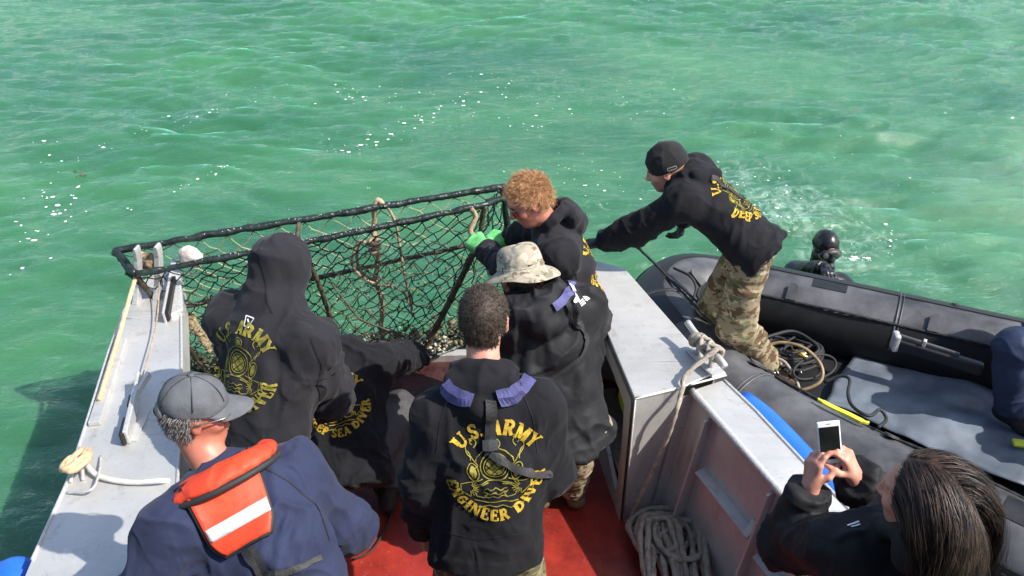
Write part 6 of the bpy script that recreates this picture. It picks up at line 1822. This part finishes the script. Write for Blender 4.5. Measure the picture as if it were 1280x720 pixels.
# ---- the diver in the water ---------------------------------------------------------------------------------
def diver():
    J = dict(head=at(1032, 310, y=5.25), hf=(.10, -.95, -.12), hu=(0, -.05, 1), f=(.1, -1, 0), shL=A(2.36, 5.34, -.17), shR=A(2.00, 5.30, -.13), pelvis=A(2.18, 5.45, -.50),
             elL=A(2.44, 5.15, -.20), wrL=A(2.44, 5.0, -.35), elR=A(1.90, 5.02, .14), wrR=A(2.0, 4.80, .30),
             knL=A(2.22, 5.45, -.85), knR=A(2.0, 5.45, -.85), anL=A(2.22, 5.75, -1.2), anR=A(2.0, 5.75, -1.2))
    P = Person('diver in black hood and mask in the water behind the inflatable', J)
    kwL = dict(d=(0, -1, .1), n=(0, 0, -1), curl=.4); kwR = dict(d=(0, -1, .1), n=(0, 0, -1), curl=.4)
    P.make_body({'L': kwL, 'R': kwR}, .006)
    c, B = J['head'], P.B; L = lambda x, y, z: c + B[0] * x + B[1] * y + B[2] * z
    suit = P.torso(.02) + P.arms(.012, .04, (.012, .01, .006)) + P.legs(.012) + P.feet(.01)
    suit += [cone(P.neck - P.u * .04, .085, c - B[2] * .06, .085, .04)]
    P.garment('wetsuit', suit, 'neoprene', .010, .003, P.limb_segs(.004), 1.0)
    hood = [ell(L(0, -.012, .035), (.082, .100, .092), B, .02), ell(L(0, .0, -.04), (.072, .082, .08), B, .03), ell(L(0, .11, -.01), (.06, .06, .075), B, .012, None, True)]
    P.garment('neoprene_hood', hood, 'neoprene', .006, .0012, (), 1.0, 20)
    mk = [ell(L(0, .085, .008), (.078, .034, .044), B, .01), ell(L(0, .105, -.02), (.024, .022, .024), B, .015), ell(L(-.036, .122, .012), (.028, .02, .026), B, .006, None, True), ell(L(.036, .122, .012), (.028, .02, .026), B, .006, None, True)]
    P.garment('dive_mask', mk, 'black_rubber', .005, .0, (), 0.0)
    for sx in (-1, 1):
        V, F = solid([ell(L(sx * .036, .103, .012), (.029, .007, .026), B, .004)], .004); mesh_obj('mask_lens', V, F, M['mask_glass'], P.parts['dive_mask'][0])
    tube('mask_strap', [L(.083 * math.sin(t), -.012 + .101 * -math.cos(t), .02) for t in np.linspace(-2.4, 2.4, 30)], .007, M['black_rubber'], P.parts['dive_mask'][0], 6)
    tube('regulator', [L(0, .095, -.06), L(.0, .125, -.065), L(0, .150, -.07)], [.018, .032, .024], M['black_rubber'], P.root, 12)
    P.glove('R', 'neoprene', kwR, .05); P.glove('L', 'neoprene', kwL, .05)
    return P
ALL['diver'] = diver()
# ---- the woman with the phone -------------------------------------------------------------------------------
def woman():
    J = dict(head=at(1149, 622, y=1.61), hf=(-.68, .70, -.14), hu=(0, .05, 1), f=(-.22, .97, 0), shL=A(.925, 1.66, 1.32), shR=A(1.235, 1.68, 1.32), pelvis=A(1.13, 1.52, .90),
             elL=A(.86, 1.87, 1.10), wrL=at(1014, 606, y=1.89), elR=A(1.19, 1.92, 1.16), wrR=at(1067, 594, y=1.90),
             knL=A(1.05, 1.56, .48), knR=A(1.22, 1.56, .48), anL=A(1.05, 1.50, .09), anR=A(1.23, 1.50, .09))
    P = Person('woman with long dark hair in black jacket photographing with a phone', J, 'skin', .95)
    phc = at(1037, 553, y=1.93)
    pu = unit(at(1036, 525, y=1.95) - at(1041, 585, y=1.90)); pr_ = unit(at(1050, 550, y=1.93) - at(1023, 556, y=1.93)); pn = unit(np.cross(pr_, pu)); pn = pn if pn[1] < 0 else -pn; pr_ = np.cross(pu, pn)
    kwL = dict(d=unit(phc - pu * .03 - pr_ * .045 - J['wrL']), n=unit(pr_ * .9 - pn * .5), curl=.5, s=.86, thumb=.75); kwR = dict(d=unit(phc - pu * .035 + pr_ * .045 - J['wrR']), n=unit(-pr_ * .9 - pn * .5), curl=.62, s=.86, thumb=.75)
    P.make_body({'L': kwL, 'R': kwR}, .0046)
    P.trousers('grey_trousers'); P.boots('boot_black')
    P.hoodie('black_shell', .020, .14, (.014, .022, .020), 'down', 8.0, .007, .012, 'jacket', hood_size=1.05)
    bv = P.surf('jacket'); g = P.parts['jacket'][0]
    pm = Print(bv, hit(bv, 1068, 657), P.r, P.f + P.u * .6); pm.ribbon([(-.018, .004), (.018, .008)], .005); pm.ribbon([(-.012, -.004), (.016, -.001)], .004); pm.build('jacket_print', 'white_print', g)
    # phone
    ph = empty('phone', phc, 'white smartphone held up in the hands of the long-haired woman', 'phone')
    def block(w, hgt, t, off, name, mat, bev):
        mb = MB(); q = [(-w / 2, -hgt / 2), (w / 2, -hgt / 2), (w / 2, hgt / 2), (-w / 2, hgt / 2)]
        mb.hexa([phc + pr_ * x + pu * y + pn * (off - t / 2) for x, y in q], [phc + pr_ * x + pu * y + pn * (off + t / 2) for x, y in q])
        return bevel(mb.build(name, M[mat], ph), bev, 3)
    block(.066, .136, .0085, 0, 'phone_shell', 'phone_white', .004); block(.058, .104, .001, .0046, 'screen', 'phone_screen', .0003)
    V, F = tube_mesh([phc - pu * .060 + pn * .0043, phc - pu * .060 + pn * .0048], .0045, 14); mesh_obj('home_button', V, F, M['phone_white'], ph)
    mb = MB(); mb.bar(phc + pu * .061 + pn * .0046 - pr_ * .006, phc + pu * .061 + pn * .0046 + pr_ * .006, .0018, .0006); mb.build('speaker_slot', M['phone_screen'], ph)
    # long hair: an under-layer plus many strands
    c, B = J['head'], P.B; L = lambda x, y, z: c + B[0] * x + B[1] * y + B[2] * z
    V, F, N, loc = scalp(P, lambda l: (l[:, 1] < .045) & ((l[:, 2] > .0) | (l[:, 1] < .005)), .010)
    hair = mesh_obj('long_hair', V, F, M['hair_long'], P.root)
    under = [ell(L(0, -.035, -.02), (.080, .075, .11), B, .03), cone(L(.02, -.06, -.06), .072, c + A(.05, -.10, -.26), .062, .04, (P.f, .6)), cone(c + A(.05, -.10, -.26), .062, c + A(.09, -.12, -.42), .03, .04, (P.f, .6))]
    V2, F2 = solid(under, .008); mesh_obj('hair_mass', V2, F2, M['hair_long'], hair)
    rnd = np.random.default_rng(3)
    n = 12000; pick = rnd.integers(0, len(V), n); seg = 13
    nz = lambda a: a / (np.linalg.norm(a, axis=1)[:, None] + 1e-9)
    l = loc[pick]; Nn = N[pick]; q = V[pick] + Nn * rnd.uniform(.001, .010, (n, 1))
    wd = rnd.uniform(.0003, .0007, n); ln_ = np.where(l[:, 2] > -.03, rnd.uniform(.30, .50, n), rnd.uniform(.22, .40, n))
    part = np.sign(l[:, 0] + .01); clump = np.floor(l[:, 0] * 60) + np.floor(l[:, 2] * 45) * 7
    d = nz(Nn * .35 + B[0] * (part * .5 * np.clip(1 - np.abs(l[:, 0]) / .07, 0, 1))[:, None] - B[1] * .45 + A(0, 0, .05))
    ph_ = clump * 1.7 + rnd.normal(0, .35, n); am = rnd.uniform(.006, .017, n)
    side0 = nz(np.cross(d, Nn + rnd.normal(0, .4, (n, 3))))
    tgt = c + A(.05, -.09, 0) + np.stack([np.sin(clump * 2.1) * .05, np.cos(clump * 1.3) * .04, 0 * clump], 1) + rnd.normal(0, 1, (n, 3)) * A(.03, .025, 0)
    lay_y = P.sc[1] - .115 + rnd.normal(0, .010, n); rows = []
    Ce = L(0, -.014, .02); Re = A(.088, .112, .105)
    for k in range(seg + 1):
        t = k / seg; w = (wd * (1 - .6 * t * t))[:, None]
        wav = B[0] * (am * np.sin(ph_ + 8 * t) * t)[:, None] + B[1] * (am * np.cos(ph_ + 6 * t) * t)[:, None]
        rows.append(np.stack([q + wav - side0 * w, q + wav + side0 * w], 1))
        d = nz(d + A(0, 0, -.42) + nz(tgt - q) * A(.16, .16, 0)); q = q + d * (ln_ / seg)[:, None]
        e = (q - Ce) @ B.T / Re; m = np.linalg.norm(e, axis=1); ins = m < 1
        q[ins] = Ce + ((e[ins] / m[ins][:, None]) * Re) @ B
        dn = (q[:, 2] < 1.37) & (q[:, 1] > P.sc[1] - .10) & (np.abs(q[:, 0] - P.sc[0]) < .22)
        q[dn, 1] = np.minimum(q[dn, 1], lay_y[dn])
    VV = np.stack(rows, 1)
    fly = rnd.choice(n, 500, replace=False); sw = rnd.normal(0, .022, (500, 1, 1, 3)) * (np.linspace(0, 1, seg + 1) ** 1.5)[None, :, None, None]
    VV[fly] += sw                       # loose wind-blown hairs
    VV = VV.reshape(-1, 3)
    b0 = (np.arange(n) * (seg + 1) * 2)[:, None] + 2 * np.arange(seg)[None]
    FF = np.stack([b0, b0 + 1, b0 + 3, b0 + 2], -1).reshape(-1, 4)
    mesh_obj('hair_strands', VV, FF, M['hair_long'], hair)
    return P
ALL['woman'] = woman()
# ---- a crew member in the inflatable, mostly out of the picture ---------------------------------------------------
def crew():
    J = dict(head=A(3.30, 3.72, 1.15), hf=(-.8, -.4, -.2), hu=(0, 0, 1), f=(-.72, -.69, 0), shL=A(3.36, 3.50, .92), shR=A(3.12, 3.80, .92), pelvis=A(3.20, 3.68, .44),
             elL=A(3.22, 3.30, .72), wrL=A(3.0, 3.30, .60), elR=A(2.92, 3.82, .74), wrR=at(1284, 424, y=3.66),
             knL=A(2.95, 3.25, .46), knR=at(1268, 432, y=3.62), anL=A(2.85, 3.15, .10), anR=at(1262, 512, y=3.60), toeL=(.3, -.9, 0), toeR=(.5, -.8, 0))
    P = Person('crew member in dark blue suit seated in the inflatable at the right edge', J)
    kw = dict(d=(-.5, -.5, -.4), n=(0, .2, -1), curl=.35)
    P.make_body({'L': kw, 'R': kw}, .006)
    P.trousers('denim', loose=(.012, .02, .02)); P.boots('boot_black'); P.hoodie('denim', .018, .1, (.01, .015, .012), 'collar', 9.0, name='jacket')
    short_hair(P, lambda l: (l[:, 2] > -.05) & (l[:, 1] < .05) & ((l[:, 2] > .0) | (l[:, 1] < -.02)), 'hair_dark', .02, 900, 15, lambda l: np.stack([0 * l[:, 0], .3 + 0 * l[:, 0], 0 * l[:, 0]], 1))
    return P
ALL['crew'] = crew()

# ------------------------------------------------------------------ foam flecks and drifting weed on the water
def foam():
    rnd = np.random.default_rng(21); VV = []; FF = []
    def fleck(x, y, r):
        z = WATER_Z + float(wave_h(np.array([x]), np.array([y]))[0]) + .004; n = 9; o = len(VV)
        r = r * .8; rr = r * (1 + .45 * rnd.normal(0, .5, n)); a0 = rnd.uniform(0, 6.28); ex = rnd.uniform(.8, 1.7)
        VV.append((x, y, z + r * .25))
        for k in range(n):
            t = a0 + 2 * math.pi * k / n; VV.append((x + rr[k] * math.cos(t) * ex, y + rr[k] * math.sin(t), z))
        for k in range(n): FF.append((o, o + 1 + k, o + 1 + (k + 1) % n))
    def cloud(u, v, su, sv, n, r0=.006, r1=.022):
        for k in range(int(n * .5)):
            p = at(u + rnd.normal(0, su), v + rnd.normal(0, sv), z=WATER_Z); fleck(p[0], p[1], r0 + (r1 - r0) * rnd.random() ** 3)
    def streak(pts, n, jit=3.0, r0=.005, r1=.018):
        P = resample(np.asarray(pts, float), 1.0)
        for k in range(int(n * .5)):
            q = P[rnd.integers(0, len(P))] + rnd.normal(0, jit, 2); p = at(q[0], q[1], z=WATER_Z); fleck(p[0], p[1], r0 + (r1 - r0) * rnd.random() ** 3)
    cloud(75, 250, 22, 20, 46, .007, .026); cloud(35, 300, 18, 22, 26, .007, .022); cloud(60, 195, 25, 8, 16)
    streak([(215, 248), (245, 226), (292, 208)], 40, 2.2); streak([(160, 266), (165, 262)], 5, 2)
    streak([(120, 190), (195, 168), (270, 142), (330, 130)], 46, 5, .006, .02); streak([(405, 190), (470, 175), (520, 150), (560, 132), (595, 130)], 110, 7, .005, .02)
    streak([(205, 118), (300, 112), (420, 118), (510, 106)], 40, 7); streak([(560, 95), (640, 110), (690, 100)], 34, 7); streak([(430, 122), (500, 128), (540, 118)], 26, 5)
    cloud(720, 225, 45, 30, 60, .004, .013); cloud(700, 150, 60, 30, 50, .004, .014); cloud(790, 150, 40, 30, 30, .004, .012)
    cloud(930, 215, 40, 22, 70, .004, .013); cloud(975, 270, 26, 18, 90, .004, .014); cloud(1085, 305, 40, 14, 40, .004, .012); streak([(1040, 312), (1075, 328), (1100, 335)], 40, 4)
    streak([(1108, 280), (1112, 300), (1110, 320)], 14, 2); cloud(1050, 190, 120, 40, 30, .003, .010); cloud(430, 240, 120, 40, 20, .003, .009)
    o = mesh_obj('foam', VV, FF, M['foam'], None, True); tag(o, 'scattered white foam flecks and bubbles on the green water', 'foam', kind='stuff')
foam()
def weed():
    c = at(100, 219, z=WATER_Z + .01); rnd = np.random.default_rng(4)
    mb = MB()
    for k in range(26):
        a = rnd.uniform(0, 6.28); L_ = rnd.uniform(.02, .055); p = c + A(rnd.normal(0, .018), rnd.normal(0, .014), 0); d = A(math.cos(a), math.sin(a), rnd.uniform(-.1, .35)); s = unit(np.cross(d, A(0, 0, 1))) * rnd.uniform(.004, .010)
        mb.add([p - s, p + s, p + d * L_ + s * .5, p + d * L_ - s * .5], [(0, 1, 2, 3)])
    o = mb.build('floating_weed', M['weed'], None, True, loc=c); o.modifiers.new('t', 'SOLIDIFY').thickness = .004
    tag(o, 'small brown clump of weed drifting at the far left', 'weed')
weed()
